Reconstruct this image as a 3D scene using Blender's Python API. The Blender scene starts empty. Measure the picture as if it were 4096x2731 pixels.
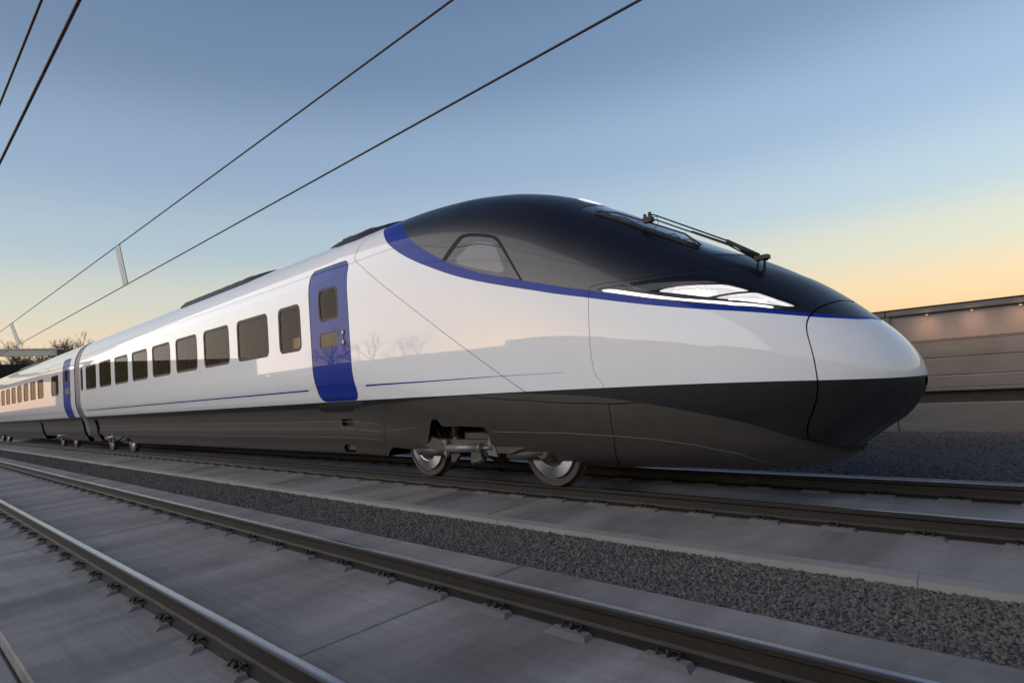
import bpy, bmesh, math, random
import numpy as np
from mathutils import Vector, Matrix

SC = bpy.context.scene
COL = SC.collection
random.seed(7)
R = math.radians

# ------------------------------------------------------------------ camera
cam_d = bpy.data.cameras.new('camera')
cam = bpy.data.objects.new('camera', cam_d)
COL.objects.link(cam)
SC.camera = cam
cam_d.lens = 21.43
cam_d.sensor_width = 36
cam_d.clip_start = .05
cam_d.clip_end = 6000
CR, CU, CF = Vector((0.7220, 0.6876, -0.0776)), Vector((0.0993, 0.0081, 0.9950)), Vector((-0.6848, 0.7261, 0.0625))
m = Matrix((CR.normalized(), CU.normalized(), -CF.normalized())).transposed().to_4x4()
m.translation = Vector((0, 0, 1.3744))
cam.matrix_world = m

# ------------------------------------------------------------------ sky, sun, exposure
SUN_AZ = 235.0      # world azimuth of the sun, degrees from +X counter clockwise
SUN_EL = 7.0
world = bpy.data.worlds.new('World')
SC.world = world
world.use_nodes = True
nt = world.node_tree
nt.nodes.clear()
w_out = nt.nodes.new('ShaderNodeOutputWorld')
w_bg = nt.nodes.new('ShaderNodeBackground')
w_sky = nt.nodes.new('ShaderNodeTexSky')
w_sky.sky_type = 'NISHITA'
w_sky.sun_disc = False
w_sky.sun_elevation = R(3.0)
w_sky.sun_rotation = R(90 - SUN_AZ)
w_sky.air_density = 1.0
w_sky.dust_density = 1.0
w_sky.ozone_density = 1.0
w_bg.inputs['Strength'].default_value = 0.10
nt.links.new(w_sky.outputs[0], w_bg.inputs[0])
w_geo = nt.nodes.new('ShaderNodeTexCoord')
w_sep = nt.nodes.new('ShaderNodeSeparateXYZ')
nt.links.new(w_geo.outputs['Generated'], w_sep.inputs[0])
w_ramp = nt.nodes.new('ShaderNodeValToRGB')
nt.links.new(w_sep.outputs[2], w_ramp.inputs[0])


def lin(r, g, b):
    f = lambda c: (c / 255 / 12.92) if c <= 10 else ((c / 255 + .055) / 1.055) ** 2.4
    return (f(r), f(g), f(b), 1)


cr = w_ramp.color_ramp
cr.interpolation = 'EASE'
stops = [(0.0, (244, 196, 156)), (.035, (240, 202, 164)), (.085, (234, 211, 179)), (.15, (213, 215, 198)),
         (.23, (180, 201, 211)), (.34, (153, 178, 205)), (.48, (118, 144, 175)), (.62, (94, 118, 152)), (1.0, (58, 78, 118))]
while len(cr.elements) < len(stops):
    cr.elements.new(.5)
for e, (p, c) in zip(cr.elements, stops):
    e.position = p
    # the gradient fills up what the Nishita sky lacks towards the colours in the photograph
    n_ = [float(np.interp(p, (0, .12, .21, .37, .6, .87), ch)) * .10 for ch in ((2.0, 1.85, 1.4, .85, .5, .32), (1.5, 2.05, 1.8, 1.2, .75, .48), (.5, 1.35, 1.5, 1.35, .95, .63))]
    e.color = tuple(max(.02, a - b) for a, b in zip(lin(*c)[:3], n_)) + (1,)
w_mix = nt.nodes.new('ShaderNodeMix')
w_mix.data_type = 'RGBA'
w_mix.inputs[0].default_value = 1.0
w_bg2 = nt.nodes.new('ShaderNodeBackground')
w_add = nt.nodes.new('ShaderNodeAddShader')
w_bg.inputs['Strength'].default_value = 0.10
w_bg2.inputs['Strength'].default_value = 1.0
# the sky is a little paler towards the glow on the right (+X) than overhead on the left
w_dot = nt.nodes.new('ShaderNodeVectorMath')
w_dot.operation = 'DOT_PRODUCT'
w_dot.inputs[1].default_value = (.88, .47, 0)
nt.links.new(w_geo.outputs['Generated'], w_dot.inputs[0])
w_map = nt.nodes.new('ShaderNodeMapRange')
w_map.inputs['From Min'].default_value = -.8
w_map.inputs['From Max'].default_value = .8
w_map.inputs['To Min'].default_value = .80
w_map.inputs['To Max'].default_value = 1.22
nt.links.new(w_dot.outputs['Value'], w_map.inputs[0])
w_hi = nt.nodes.new('ShaderNodeMapRange')      # only well above the horizon
w_hi.inputs['From Min'].default_value = -.12
w_hi.inputs['From Max'].default_value = .45
nt.links.new(w_sep.outputs[2], w_hi.inputs[0])
w_f = nt.nodes.new('ShaderNodeMix')
w_f.data_type = 'FLOAT'
nt.links.new(w_hi.outputs[0], w_f.inputs[0])
w_f.inputs[2].default_value = 1.0
nt.links.new(w_map.outputs[0], w_f.inputs[3])
w_mul = nt.nodes.new('ShaderNodeVectorMath')
w_mul.operation = 'SCALE'
nt.links.new(w_ramp.outputs[0], w_mul.inputs[0])
nt.links.new(w_f.outputs[0], w_mul.inputs['Scale'])
# low down the sky is paler on the left and more orange on the right
w_lr = nt.nodes.new('ShaderNodeMapRange')
w_lr.inputs['From Min'].default_value = -.75
w_lr.inputs['From Max'].default_value = .25
nt.links.new(w_dot.outputs['Value'], w_lr.inputs[0])
w_t1 = nt.nodes.new('ShaderNodeMix')
w_t1.data_type = 'RGBA'
nt.links.new(w_lr.outputs[0], w_t1.inputs[0])
w_t1.inputs[6].default_value = (.93, .98, 1.10, 1)
w_t1.inputs[7].default_value = (1.0, .955, .86, 1)
w_lo = nt.nodes.new('ShaderNodeMapRange')
w_lo.inputs['From Min'].default_value = .02
w_lo.inputs['From Max'].default_value = .22
w_lo.inputs['To Min'].default_value = 1
w_lo.inputs['To Max'].default_value = 0
nt.links.new(w_sep.outputs[2], w_lo.inputs[0])
w_t2 = nt.nodes.new('ShaderNodeMix')
w_t2.data_type = 'RGBA'
nt.links.new(w_lo.outputs[0], w_t2.inputs[0])
w_t2.inputs[6].default_value = (1, 1, 1, 1)
nt.links.new(w_t1.outputs[2], w_t2.inputs[7])
w_t3 = nt.nodes.new('ShaderNodeMix')
w_t3.data_type = 'RGBA'
w_t3.blend_type = 'MULTIPLY'
w_t3.inputs[0].default_value = 1
nt.links.new(w_mul.outputs[0], w_t3.inputs[6])
nt.links.new(w_t2.outputs[2], w_t3.inputs[7])
nt.links.new(w_t3.outputs[2], w_bg2.inputs[0])
nt.links.new(w_bg.outputs[0], w_add.inputs[0])
nt.links.new(w_bg2.outputs[0], w_add.inputs[1])
nt.links.new(w_add.outputs[0], w_out.inputs[0])

sun_d = bpy.data.lights.new('sun', 'SUN')
sun = bpy.data.objects.new('sun', sun_d)
COL.objects.link(sun)
sun_d.energy = 2.35
sun_d.angle = R(90)
sun_d.color = (1.0, .965, .955)
sd = Vector((math.cos(R(SUN_EL)) * math.cos(R(SUN_AZ)), math.cos(R(SUN_EL)) * math.sin(R(SUN_AZ)), math.sin(R(SUN_EL))))
sun.rotation_euler = sd.to_track_quat('Z', 'Y').to_euler()

SC.view_settings.view_transform = 'Standard'
SC.view_settings.look = 'None'
SC.view_settings.gamma = 1
SC.view_settings.exposure = 0.14
SC.view_settings.use_curve_mapping = False
SC.render.engine = 'CYCLES'
SC.cycles.max_bounces = 8
SC.cycles.transparent_max_bounces = 12


# ------------------------------------------------------------------ materials
MATS = {}


def mat(name, col, rough=.5, metal=0.0, coat=0.0, spec=.5, var=0.0, vscale=8.0, bump=0.0, bscale=60.0, stretch=(1, 1, 1),
        emit=None, estr=0.0, rvar=0.0, crough=.03, fleck=0.0, col2=None, streak=0.0):
    m_ = bpy.data.materials.new(name)
    m_.use_nodes = True
    t = m_.node_tree
    b = t.nodes['Principled BSDF']
    b.inputs['Roughness'].default_value = rough
    b.inputs['Metallic'].default_value = metal
    b.inputs['Coat Weight'].default_value = coat
    b.inputs['Coat Roughness'].default_value = crough
    b.inputs['Specular IOR Level'].default_value = spec
    c = (col[0], col[1], col[2], 1)
    b.inputs['Base Color'].default_value = c
    tc = t.nodes.new('ShaderNodeTexCoord')
    mp = t.nodes.new('ShaderNodeMapping')
    mp.inputs['Scale'].default_value = stretch
    t.links.new(tc.outputs['Object'], mp.inputs[0])
    if var or col2:
        n = t.nodes.new('ShaderNodeTexNoise')
        n.inputs['Scale'].default_value = vscale
        n.inputs['Detail'].default_value = 6
        n.inputs['Roughness'].default_value = .6
        t.links.new(mp.outputs[0], n.inputs['Vector'])
        r_ = t.nodes.new('ShaderNodeValToRGB')
        r_.color_ramp.elements[0].position = .3
        r_.color_ramp.elements[1].position = .7
        lo = tuple(max(0, x * (1 - var)) for x in col)
        hi = tuple(min(1, x * (1 + var)) for x in (col2 or col))
        r_.color_ramp.elements[0].color = (*lo, 1)
        r_.color_ramp.elements[1].color = (*hi, 1)
        t.links.new(n.outputs[0], r_.inputs[0])
        last = r_.outputs[0]
        if streak:
            mp2 = t.nodes.new('ShaderNodeMapping')
            mp2.inputs['Scale'].default_value = (.22, 9, 1)
            t.links.new(tc.outputs['Object'], mp2.inputs[0])
            n3 = t.nodes.new('ShaderNodeTexNoise')
            n3.inputs['Scale'].default_value = 3.0
            n3.inputs['Detail'].default_value = 8
            n3.inputs['Roughness'].default_value = .75
            t.links.new(mp2.outputs[0], n3.inputs['Vector'])
            mr = t.nodes.new('ShaderNodeMapRange')
            mr.inputs['From Min'].default_value = .3
            mr.inputs['From Max'].default_value = .7
            mr.inputs['To Min'].default_value = 1 - streak
            mr.inputs['To Max'].default_value = 1 + streak
            t.links.new(n3.outputs[0], mr.inputs[0])
            mx = t.nodes.new('ShaderNodeMix')
            mx.data_type = 'RGBA'
            mx.blend_type = 'MULTIPLY'
            mx.inputs[0].default_value = 1
            t.links.new(last, mx.inputs[6])
            t.links.new(mr.outputs[0], mx.inputs[7])
            last = mx.outputs[2]
        if fleck:
            n2 = t.nodes.new('ShaderNodeTexNoise')
            n2.inputs['Scale'].default_value = 260
            n2.inputs['Detail'].default_value = 2
            t.links.new(tc.outputs['Object'], n2.inputs['Vector'])
            mr = t.nodes.new('ShaderNodeMapRange')
            mr.inputs['From Min'].default_value = .3
            mr.inputs['From Max'].default_value = .7
            mr.inputs['To Min'].default_value = 1 - fleck
            mr.inputs['To Max'].default_value = 1 + fleck
            t.links.new(n2.outputs[0], mr.inputs[0])
            mx = t.nodes.new('ShaderNodeMix')
            mx.data_type = 'RGBA'
            mx.blend_type = 'MULTIPLY'
            mx.inputs[0].default_value = 1
            t.links.new(last, mx.inputs[6])
            t.links.new(mr.outputs[0], mx.inputs[7])
            last = mx.outputs[2]
        t.links.new(last, b.inputs['Base Color'])
        if rvar:
            mr = t.nodes.new('ShaderNodeMapRange')
            mr.inputs['To Min'].default_value = max(0, rough - rvar)
            mr.inputs['To Max'].default_value = min(1, rough + rvar)
            t.links.new(n.outputs[0], mr.inputs[0])
            t.links.new(mr.outputs[0], b.inputs['Roughness'])
    if bump:
        n = t.nodes.new('ShaderNodeTexNoise')
        n.inputs['Scale'].default_value = bscale
        n.inputs['Detail'].default_value = 5
        t.links.new(mp.outputs[0], n.inputs['Vector'])
        bp = t.nodes.new('ShaderNodeBump')
        bp.inputs['Strength'].default_value = bump
        bp.inputs['Distance'].default_value = .02
        t.links.new(n.outputs[0], bp.inputs['Height'])
        t.links.new(bp.outputs[0], b.inputs['Normal'])
    if emit:
        b.inputs['Emission Color'].default_value = (*emit, 1)
        b.inputs['Emission Strength'].default_value = estr
    MATS[name] = m_
    return m_


def glass(name, tint, mixf, rough=.02, refl=1.5):
    m_ = bpy.data.materials.new(name)
    m_.use_nodes = True
    t = m_.node_tree
    t.nodes.clear()
    o = t.nodes.new('ShaderNodeOutputMaterial')
    tr = t.nodes.new('ShaderNodeBsdfTransparent')
    tr.inputs[0].default_value = (*tint, 1)
    gl = t.nodes.new('ShaderNodeBsdfGlossy')
    gl.inputs['Roughness'].default_value = rough
    df = t.nodes.new('ShaderNodeBsdfDiffuse')
    df.inputs[0].default_value = (.17, .135, .085, 1)
    fr = t.nodes.new('ShaderNodeFresnel')
    fr.inputs[0].default_value = refl
    m1 = t.nodes.new('ShaderNodeMixShader')
    m1.inputs[0].default_value = mixf
    t.links.new(tr.outputs[0], m1.inputs[1])
    t.links.new(df.outputs[0], m1.inputs[2])
    m2 = t.nodes.new('ShaderNodeMixShader')
    t.links.new(fr.outputs[0], m2.inputs[0])
    t.links.new(m1.outputs[0], m2.inputs[1])
    t.links.new(gl.outputs[0], m2.inputs[2])
    t.links.new(m2.outputs[0], o.inputs[0])
    MATS[name] = m_
    return m_


white = mat('white_paint', (.84, .835, .835), .6, coat=1.0, spec=.15, var=.015, vscale=3, fleck=.02, crough=.02)
blue = mat('blue_paint', (.004, .026, .26), .6, coat=.36, spec=.15, var=.03, vscale=4, crough=.02)
black_gloss = mat('canopy_gloss', (.068, .064, .061), .40, metal=1.0, coat=.35, var=.03, vscale=3, crough=.08)
band = mat('dark_band_paint', (.014, .016, .017), .4, coat=.3, spec=.3, var=.06, vscale=5, crough=.12)
grey_skirt = mat('skirt_paint', (.058, .052, .045), .45, coat=.15, spec=.4, var=.10, vscale=3, crough=.2)
shell_dark = mat('under_shell_dark', (.012, .012, .013), .7, var=.1)
lining = mat('interior_lining', (.42, .34, .24), .7, var=.1)
seat_m = mat('seat_fabric', (.10, .09, .09), .8, var=.2, vscale=20)
frame_grey = mat('window_frame_grey', (.080, .077, .070), .55, spec=.15, var=.06)
win_glass = glass('window_glass', (.80, .73, .60), .26, refl=1.12)
lens_glass = glass('lens_glass', (.97, .97, .98), .0)
cab_glass = mat('cab_side_glass', (.055, .053, .054), .22, metal=1, coat=.35, var=.03)
cab_pane = mat('cab_quarter_glass', (.10, .094, .094), .22, metal=1, coat=.35, var=.03)
ws_glass = mat('windscreen_glass', (.11, .12, .135), .08, metal=1, coat=.5, var=.03)
rubber = mat('rubber_black', (.012, .012, .013), .6, var=.2, vscale=30)
trim = mat('black_trim', (.014, .014, .016), .35, var=.1)
cab_frame = mat('cab_window_frame_dark', (.028, .028, .028), .6, spec=.12, var=.05)
lamp_on = mat('lamp_light', (1, 1, 1), .4, emit=(1.0, .98, .96), estr=1.5)
lamp_soft = mat('lamp_bowl', (.80, .72, .66), .22, metal=.9, var=.35, vscale=7, emit=(1.0, .95, .90), estr=.62)
chrome = mat('chrome', (.75, .75, .78), .12, metal=1, var=.05)
slat_m = mat('grille_slat_grey', (.20, .19, .175), .45, metal=.3, var=.08)
steel_disc = mat('brushed_disc_steel', (.68, .67, .70), .32, metal=1, var=.06, vscale=6)
wheel_m = mat('wheel_brown_steel', (.060, .050, .042), .5, metal=.3, var=.15, vscale=12)
bogie_m = mat('bogie_brown_grey', (.075, .065, .055), .5, metal=.3, var=.22, vscale=9, bump=.1)
bogie_dark = mat('bogie_dark', (.030, .026, .022), .6, var=.3, vscale=9)
rail_side = mat('rail_side_rust', (.022, .017, .0125), .62, metal=.25, var=.22, vscale=5, stretch=(.15, 1, 1), bump=.15, bscale=90)
rail_top = mat('rail_head_steel', (.42, .42, .44), .22, metal=1, var=.08, vscale=3, stretch=(.1, 20, 1))
concrete = mat('track_concrete', (.230, .206, .190), .7, spec=.3, var=.42, vscale=.75, stretch=(1.9, .50, 1), bump=.12, bscale=45, rvar=.1, streak=.16)
concrete_l = mat('kerb_concrete', (.235, .215, .20), .6, var=.15, vscale=1, bump=.1, streak=.12)
ballast_g = mat('ballast_ground', (.062, .056, .050), .9, var=.3, vscale=20, bump=1, bscale=30)
stone_m = mat('ballast_stone', (.112, .098, .085), .85, var=.35, vscale=12)
earth = mat('ground_earth', (.10, .095, .085), .95, var=.25, vscale=.6, bump=.5, bscale=4)
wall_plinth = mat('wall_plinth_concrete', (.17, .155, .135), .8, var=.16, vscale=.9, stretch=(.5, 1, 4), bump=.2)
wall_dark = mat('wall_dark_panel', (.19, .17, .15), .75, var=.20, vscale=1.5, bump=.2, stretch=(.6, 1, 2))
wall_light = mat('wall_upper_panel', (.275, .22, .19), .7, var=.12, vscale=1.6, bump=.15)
wall_cap = mat('wall_coping', (.16, .145, .125), .6, var=.12, vscale=3)
wall_recess = mat('wall_recess_dark', (.055, .050, .042), .9, var=.2)
wire_m = mat('wire_bronze', (.030, .022, .016), .55, metal=.4, var=.2)
strap_m = mat('catenary_pale_strut', (.36, .41, .42), .6, var=.08)
gantry_m = mat('gantry_steel_grey', (.80, .74, .62), .6, metal=.2, var=.15)
post_m = mat('gantry_post_grey', (.10, .095, .085), .6, metal=.2, var=.15)
bark = mat('bark_brown', (.11, .083, .058), .9, var=.25, vscale=6, bump=.4)
bridge_m = mat('bridge_dark_concrete', (.020, .019, .018), .9, var=.3, vscale=.5)
bellow_m = mat('bellows_grey', (.16, .155, .16), .5, var=.12, vscale=6)
shed_m = mat('lineside_building_render', (.16, .15, .14), .8, var=.15, vscale=.5)
pod_m = mat('roof_unit_dark', (.022, .023, .026), .5, coat=.0, spec=.25, var=.15, vscale=4)
lampglow = mat('added_lamp_glow', (1, .8, .6), .5, emit=(1.0, .72, .50), estr=.8)  # glowing face of the lamps added under the coping


_t = steel_disc.node_tree
_b = _t.nodes['Principled BSDF']
_b.inputs['Anisotropic'].default_value = .85
_tg = _t.nodes.new('ShaderNodeTangent')
_tg.direction_type = 'RADIAL'
_tg.axis = 'Y'
_t.links.new(_tg.outputs[0], _b.inputs['Tangent'])


# ------------------------------------------------------------------ object helpers
def origin(o):
    v = Vector((0, 0, 0))
    while o is not None:
        v += o.location
        o = o.parent
    return v


def thing(name, label, cat, loc=(0, 0, 0), group=None):
    o = bpy.data.objects.new(name, None)
    o.empty_display_size = .3
    COL.objects.link(o)
    o.location = loc
    o['label'] = label
    o['category'] = cat
    if group:
        o['group'] = group
    return o


def tag(o, label, cat, group=None):
    o['label'] = label
    o['category'] = cat
    if group:
        o['group'] = group
    return o


def link(name, me, parent=None, loc=None):
    o = bpy.data.objects.new(name, me)
    COL.objects.link(o)
    if parent is not None:
        o.parent = parent
    if loc is not None:
        o.location = loc
    return o


def mk(name, V, Fc, mats, parent=None, mi=None, smooth=False, normals=None, loc=None):
    """mesh from WORLD coordinates"""
    base = origin(parent) if parent is not None else Vector((0, 0, 0))
    if loc is not None:
        base = Vector(loc)
    V = np.asarray(V, float) - np.array(base)
    me = bpy.data.meshes.new(name)
    me.from_pydata(V.tolist(), [], Fc)
    for mm in (mats if isinstance(mats, (list, tuple)) else [mats]):
        me.materials.append(mm)
    if mi is not None:
        me.polygons.foreach_set('material_index', mi)
    if smooth or normals is not None:
        me.polygons.foreach_set('use_smooth', [True] * len(me.polygons))
    me.validate()
    if normals is not None and len(me.vertices) == len(V):
        me.normals_split_custom_set_from_vertices(np.asarray(normals).tolist())
    me.update()
    o = link(name, me, parent)
    if loc is not None and parent is None:
        o.location = loc
    return o


class MB:
    def __init__(s):
        s.v, s.f, s.m, s.sm = [], [], [], []

    def add(s, V, Fc, mi=0, sm=False):
        n = len(s.v)
        s.v += [tuple(p) for p in V]
        s.f += [tuple(i + n for i in f) for f in Fc]
        s.m += [mi] * len(Fc)
        s.sm += [sm] * len(Fc)

    def box(s, x0, x1, y0, y1, z0, z1, mi=0):
        V = [(x, y, z) for x in (x0, x1) for y in (y0, y1) for z in (z0, z1)]
        s.add(V, [(0, 1, 3, 2), (4, 6, 7, 5), (0, 4, 5, 1), (2, 3, 7, 6), (0, 2, 6, 4), (1, 5, 7, 3)], mi)

    def bbox(s, x0, x1, y0, y1, z0, z1, b=.01, mi=0):
        """box with chamfered top edges"""
        V = [(x0, y0, z0), (x1, y0, z0), (x1, y1, z0), (x0, y1, z0), (x0, y0, z1 - b), (x1, y0, z1 - b), (x1, y1, z1 - b), (x0, y1, z1 - b),
             (x0 + b, y0 + b, z1), (x1 - b, y0 + b, z1), (x1 - b, y1 - b, z1), (x0 + b, y1 - b, z1)]
        Fc = [(3, 2, 1, 0), (0, 1, 5, 4), (1, 2, 6, 5), (2, 3, 7, 6), (3, 0, 4, 7), (4, 5, 9, 8), (5, 6, 10, 9), (6, 7, 11, 10), (7, 4, 8, 11), (8, 9, 10, 11)]
        s.add(V, Fc, mi)

    def tube(s, pts, r, n=8, mi=0, r2=None, caps=True):
        pts = [Vector(p) for p in pts]
        rings = []
        N = len(pts)
        prev = None
        for i, p in enumerate(pts):
            d = (pts[min(i + 1, N - 1)] - pts[max(i - 1, 0)]).normalized()
            a = prev if prev is not None else (Vector((0, 0, 1)) if abs(d.z) < .9 else Vector((1, 0, 0)))
            u = (a - d * a.dot(d)).normalized()
            prev = u
            w = d.cross(u)
            rr = r if r2 is None else r + (r2 - r) * i / max(1, N - 1)
            rings.append([p + (u * math.cos(2 * math.pi * k / n) + w * math.sin(2 * math.pi * k / n)) * rr for k in range(n)])
        V = [q for rg in rings for q in rg]
        Fc = []
        for i in range(N - 1):
            for k in range(n):
                a, b = i * n + k, i * n + (k + 1) % n
                Fc.append((a, b, b + n, a + n))
        if caps:
            Fc.append(tuple(reversed(range(n))))
            Fc.append(tuple((N - 1) * n + k for k in range(n)))
        s.add(V, Fc, mi, True)

    def lathe_y(s, cx, cy, cz, prof, n=48, mi=0):
        """profile [(r, y offset)] revolved about the Y axis"""
        V = []
        for (r, y) in prof:
            for k in range(n):
                a = 2 * math.pi * k / n
                V.append((cx + r * math.cos(a), cy + y, cz + r * math.sin(a)))
        Fc = []
        for i in range(len(prof) - 1):
            for k in range(n):
                a, b = i * n + k, i * n + (k + 1) % n
                Fc.append((a, b, b + n, a + n))
        s.add(V, Fc, mi, False)

    def extrude_x(s, prof, x0, x1, mi=0, nx=1, mi_edges=None):
        n = len(prof)
        V = []
        for i in range(nx + 1):
            x = x0 + (x1 - x0) * i / nx
            V += [(x, y, z) for y, z in prof]
        base = len(s.v)
        s.v += V
        for i in range(nx):
            for k in range(n):
                a, b = i * n + k, i * n + (k + 1) % n
                s.f.append((base + a, base + a + n, base + b + n, base + b))
                s.m.append(mi_edges[k] if mi_edges else mi)
                s.sm.append(False)
        s.f.append(tuple(base + k for k in range(n)))
        s.f.append(tuple(base + nx * n + k for k in reversed(range(n))))
        s.m += [mi, mi]
        s.sm += [False, False]

    def build(s, name, mats, parent=None, loc=None):
        base = origin(parent) if parent is not None else Vector(loc or (0, 0, 0))
        me = bpy.data.meshes.new(name)
        me.from_pydata([(p[0] - base.x, p[1] - base.y, p[2] - base.z) for p in s.v], [], s.f)
        for mm in (mats if isinstance(mats, (list, tuple)) else [mats]):
            me.materials.append(mm)
        me.polygons.foreach_set('material_index', s.m)
        me.polygons.foreach_set('use_smooth', s.sm)
        me.update()
        bm = bmesh.new()
        bm.from_mesh(me)
        bmesh.ops.recalc_face_normals(bm, faces=bm.faces)
        bm.to_mesh(me)
        bm.free()
        o = link(name, me, parent)
        if parent is None and loc is not None:
            o.location = loc
        return o


def clone(o, parent=None, loc=None):
    c = o.copy()
    COL.objects.link(c)
    if parent is not None:
        c.parent = parent
    if loc is not None:
        c.location = loc
    for ch in list(o.children):
        clone(ch, c)
    return c


# ------------------------------------------------------------------ the train's surface
CY = 6.77           # centre line of the train's track
XT = -1.13          # tip of the nose


def pchip(xs, ys):
    xs = np.array(xs, float)
    ys = np.array(ys, float)
    h = np.diff(xs)
    d = np.diff(ys) / h
    mm = np.zeros(len(xs))
    for i in range(1, len(xs) - 1):
        if d[i - 1] * d[i] > 0:
            w1, w2 = 2 * h[i] + h[i - 1], h[i] + 2 * h[i - 1]
            mm[i] = (w1 + w2) / (w1 / d[i - 1] + w2 / d[i])
    mm[0], mm[-1] = d[0], d[-1]

    def f(x):
        x = np.clip(np.asarray(x, float), xs[0], xs[-1])
        k = np.clip(np.searchsorted(xs, x, side='right') - 1, 0, len(xs) - 2)
        t = (x - xs[k]) / h[k]
        t2, t3 = t * t, t * t * t
        return (2 * t3 - 3 * t2 + 1) * ys[k] + (t3 - 2 * t2 + t) * h[k] * mm[k] + (-2 * t3 + 3 * t2) * ys[k + 1] + (t3 - t2) * h[k] * mm[k + 1]
    return f


def qcurve(pairs):
    return pchip([math.sqrt(a) for a, _ in pairs], [b for _, b in pairs])


F_zt = qcurve([(0, 1.11), (.02, 1.235), (.08, 1.37), (.25, 1.60), (.4, 1.745), (.6, 1.935), (.8, 2.10), (1.0, 2.24), (1.35, 2.455), (1.65, 2.61),
               (2.15, 2.88), (2.5, 3.09), (3.0, 3.39), (3.3, 3.545), (3.7, 3.75), (4.2, 3.945), (4.8, 4.105), (5.5, 4.205), (6.2, 4.23), (7, 4.215), (9, 4.2)])
F_zb = qcurve([(0, 1.11), (.02, 1.0), (.06, .92), (.13, .82), (.22, .73), (.34, .65), (.52, .52), (.75, .37), (1.1, .29), (1.6, .27), (2.5, .27), (5, .28), (8, .33)])
F_w = qcurve([(0, 0), (.02, .18), (.08, .36), (.25, .6), (.5, .78), (.8, .90), (1.2, 1.01), (1.7, 1.10), (2.3, 1.18), (3, 1.25), (4, 1.32), (5.5, 1.38), (7, 1.4), (9, 1.4)])
F_zm = qcurve([(0, 1.11), (.25, 1.2), (.6, 1.3), (1.2, 1.45), (2.3, 1.65), (4, 1.9), (6, 2.1), (8, 2.2)])
F_bl = qcurve([(0, 0), (1.5, 0), (4.5, .35), (7, .9), (8, 1)])
F_nl = qcurve([(0, 2.0), (.4, 2.1), (1.0, 2.6), (1.8, 3.2), (3, 4.0), (5, 4.5)])
TU = [(0, 0, 1), (.07, .214, .99), (.14, .43, .975), (.21, .643, .915), (.27, .8, .84), (.32, .907, .73), (.37, .967, .61), (.41, .993, .52), (.45, 1, .4), (.475, 1, .2), (.5, 1, 0)]
TL = [(.5, 1, 0), (.55, .998, .2), (.60, .98, .32), (.64, .953, .39), (.68, .918, .475), (.71, .885, .525), (.74, .845, .585), (.80, .805, .70), (.86, .78, .83), (.9, .715, .93), (.92, .665, 1), (1, 0, 1)]
fYU, fZU = pchip([a for a, _, _ in TU], [b for _, b, _ in TU]), pchip([a for a, _, _ in TU], [c for _, _, c in TU])
fYL, fZL = pchip([a for a, _, _ in TL], [b for _, b, _ in TL]), pchip([a for a, _, _ in TL], [c for _, _, c in TL])


def S(p, t):
    """p = sqrt(distance behind the nose tip), t = 0 at the roof centre, .5 at the widest line, 1 under the floor.
    returns X, lateral distance from the centre plane, Z"""
    p = np.asarray(p, float)
    t = np.asarray(t, float)
    p, t = np.broadcast_arrays(p, t)
    zt, zb, w, zm, b, nl = F_zt(p), F_zb(p), F_w(p), F_zm(p), F_bl(p), F_nl(p)
    up = t <= .5
    a = np.where(up, t, 1 - t) * np.pi
    n = np.where(up, 2.15, nl)
    ys = np.maximum(np.sin(a), 0) ** (2 / n)
    zs = np.maximum(np.cos(a), 0) ** (2 / n)
    yk = np.where(up, fYU(t), fYL(t))
    zk = np.where(up, fZU(t), fZL(t))
    y = b * yk + (1 - b) * ys
    z = b * zk + (1 - b) * zs
    return np.stack([XT - p * p, w * y, np.where(up, zm + (zt - zm) * z, zm + (zb - zm) * z)], -1)


_n = np.cross(S(2.01, .3) - S(1.99, .3), S(2.0, .301) - S(2.0, .299))
SIGN = 1.0 if _n[1] > 0 else -1.0


def surf(p, t, off=0.0, side=-1):
    """world positions and outward normals"""
    p = np.asarray(p, float)
    t = np.asarray(t, float)
    e = 1e-3
    p1, p2 = np.maximum(p - e, 1e-4), p + e
    t1, t2 = np.maximum(t - e, 0), np.minimum(t + e, 1)
    A = S(p2, t) - S(p1, t)
    B = S(p, t2) - S(p, t1)
    N = np.cross(A, B)
    P = S(p, t)
    L = np.linalg.norm(N, axis=-1, keepdims=True)
    N = N / np.maximum(L, 1e-12)
    N = N * SIGN
    N[..., 1] = np.where(t < 1e-4, 0, N[..., 1])
    N = N / np.maximum(np.linalg.norm(N, axis=-1, keepdims=True), 1e-9)
    off = np.asarray(off, float)
    P = P + N * (off[..., None] if off.ndim else off)
    W = P.copy()
    W[..., 1] = CY + side * P[..., 1]
    N = N.copy()
    N[..., 1] *= side
    return W, N


# unrolled metric coordinates (X, arc length) for distances on the surface
_pp = np.linspace(.01, 3.4, 90)
_tt = np.linspace(0, 1, 501)
_P, _T = np.meshgrid(_pp, _tt, indexing='ij')
_G = S(_P, _T)
_D = np.linalg.norm(np.diff(_G[..., 1:], axis=1), axis=-1)
_L = np.concatenate([np.zeros((len(_pp), 1)), np.cumsum(_D, 1)], 1)


def arc(p, t):
    p = np.clip(np.asarray(p, float), _pp[0], _pp[-1])
    fi = (p - _pp[0]) / (_pp[1] - _pp[0])
    i = np.clip(fi.astype(int), 0, len(_pp) - 2)
    fi = fi - i
    ft = np.clip(np.asarray(t, float), 0, 1) * 500
    j = np.clip(ft.astype(int), 0, 499)
    ft = ft - j
    return (1 - fi) * ((1 - ft) * _L[i, j] + ft * _L[i, j + 1]) + fi * ((1 - ft) * _L[i + 1, j] + ft * _L[i + 1, j + 1])


def uv(p, t):
    return np.stack([XT - np.asarray(p, float) ** 2, arc(p, t)], -1)


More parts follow.
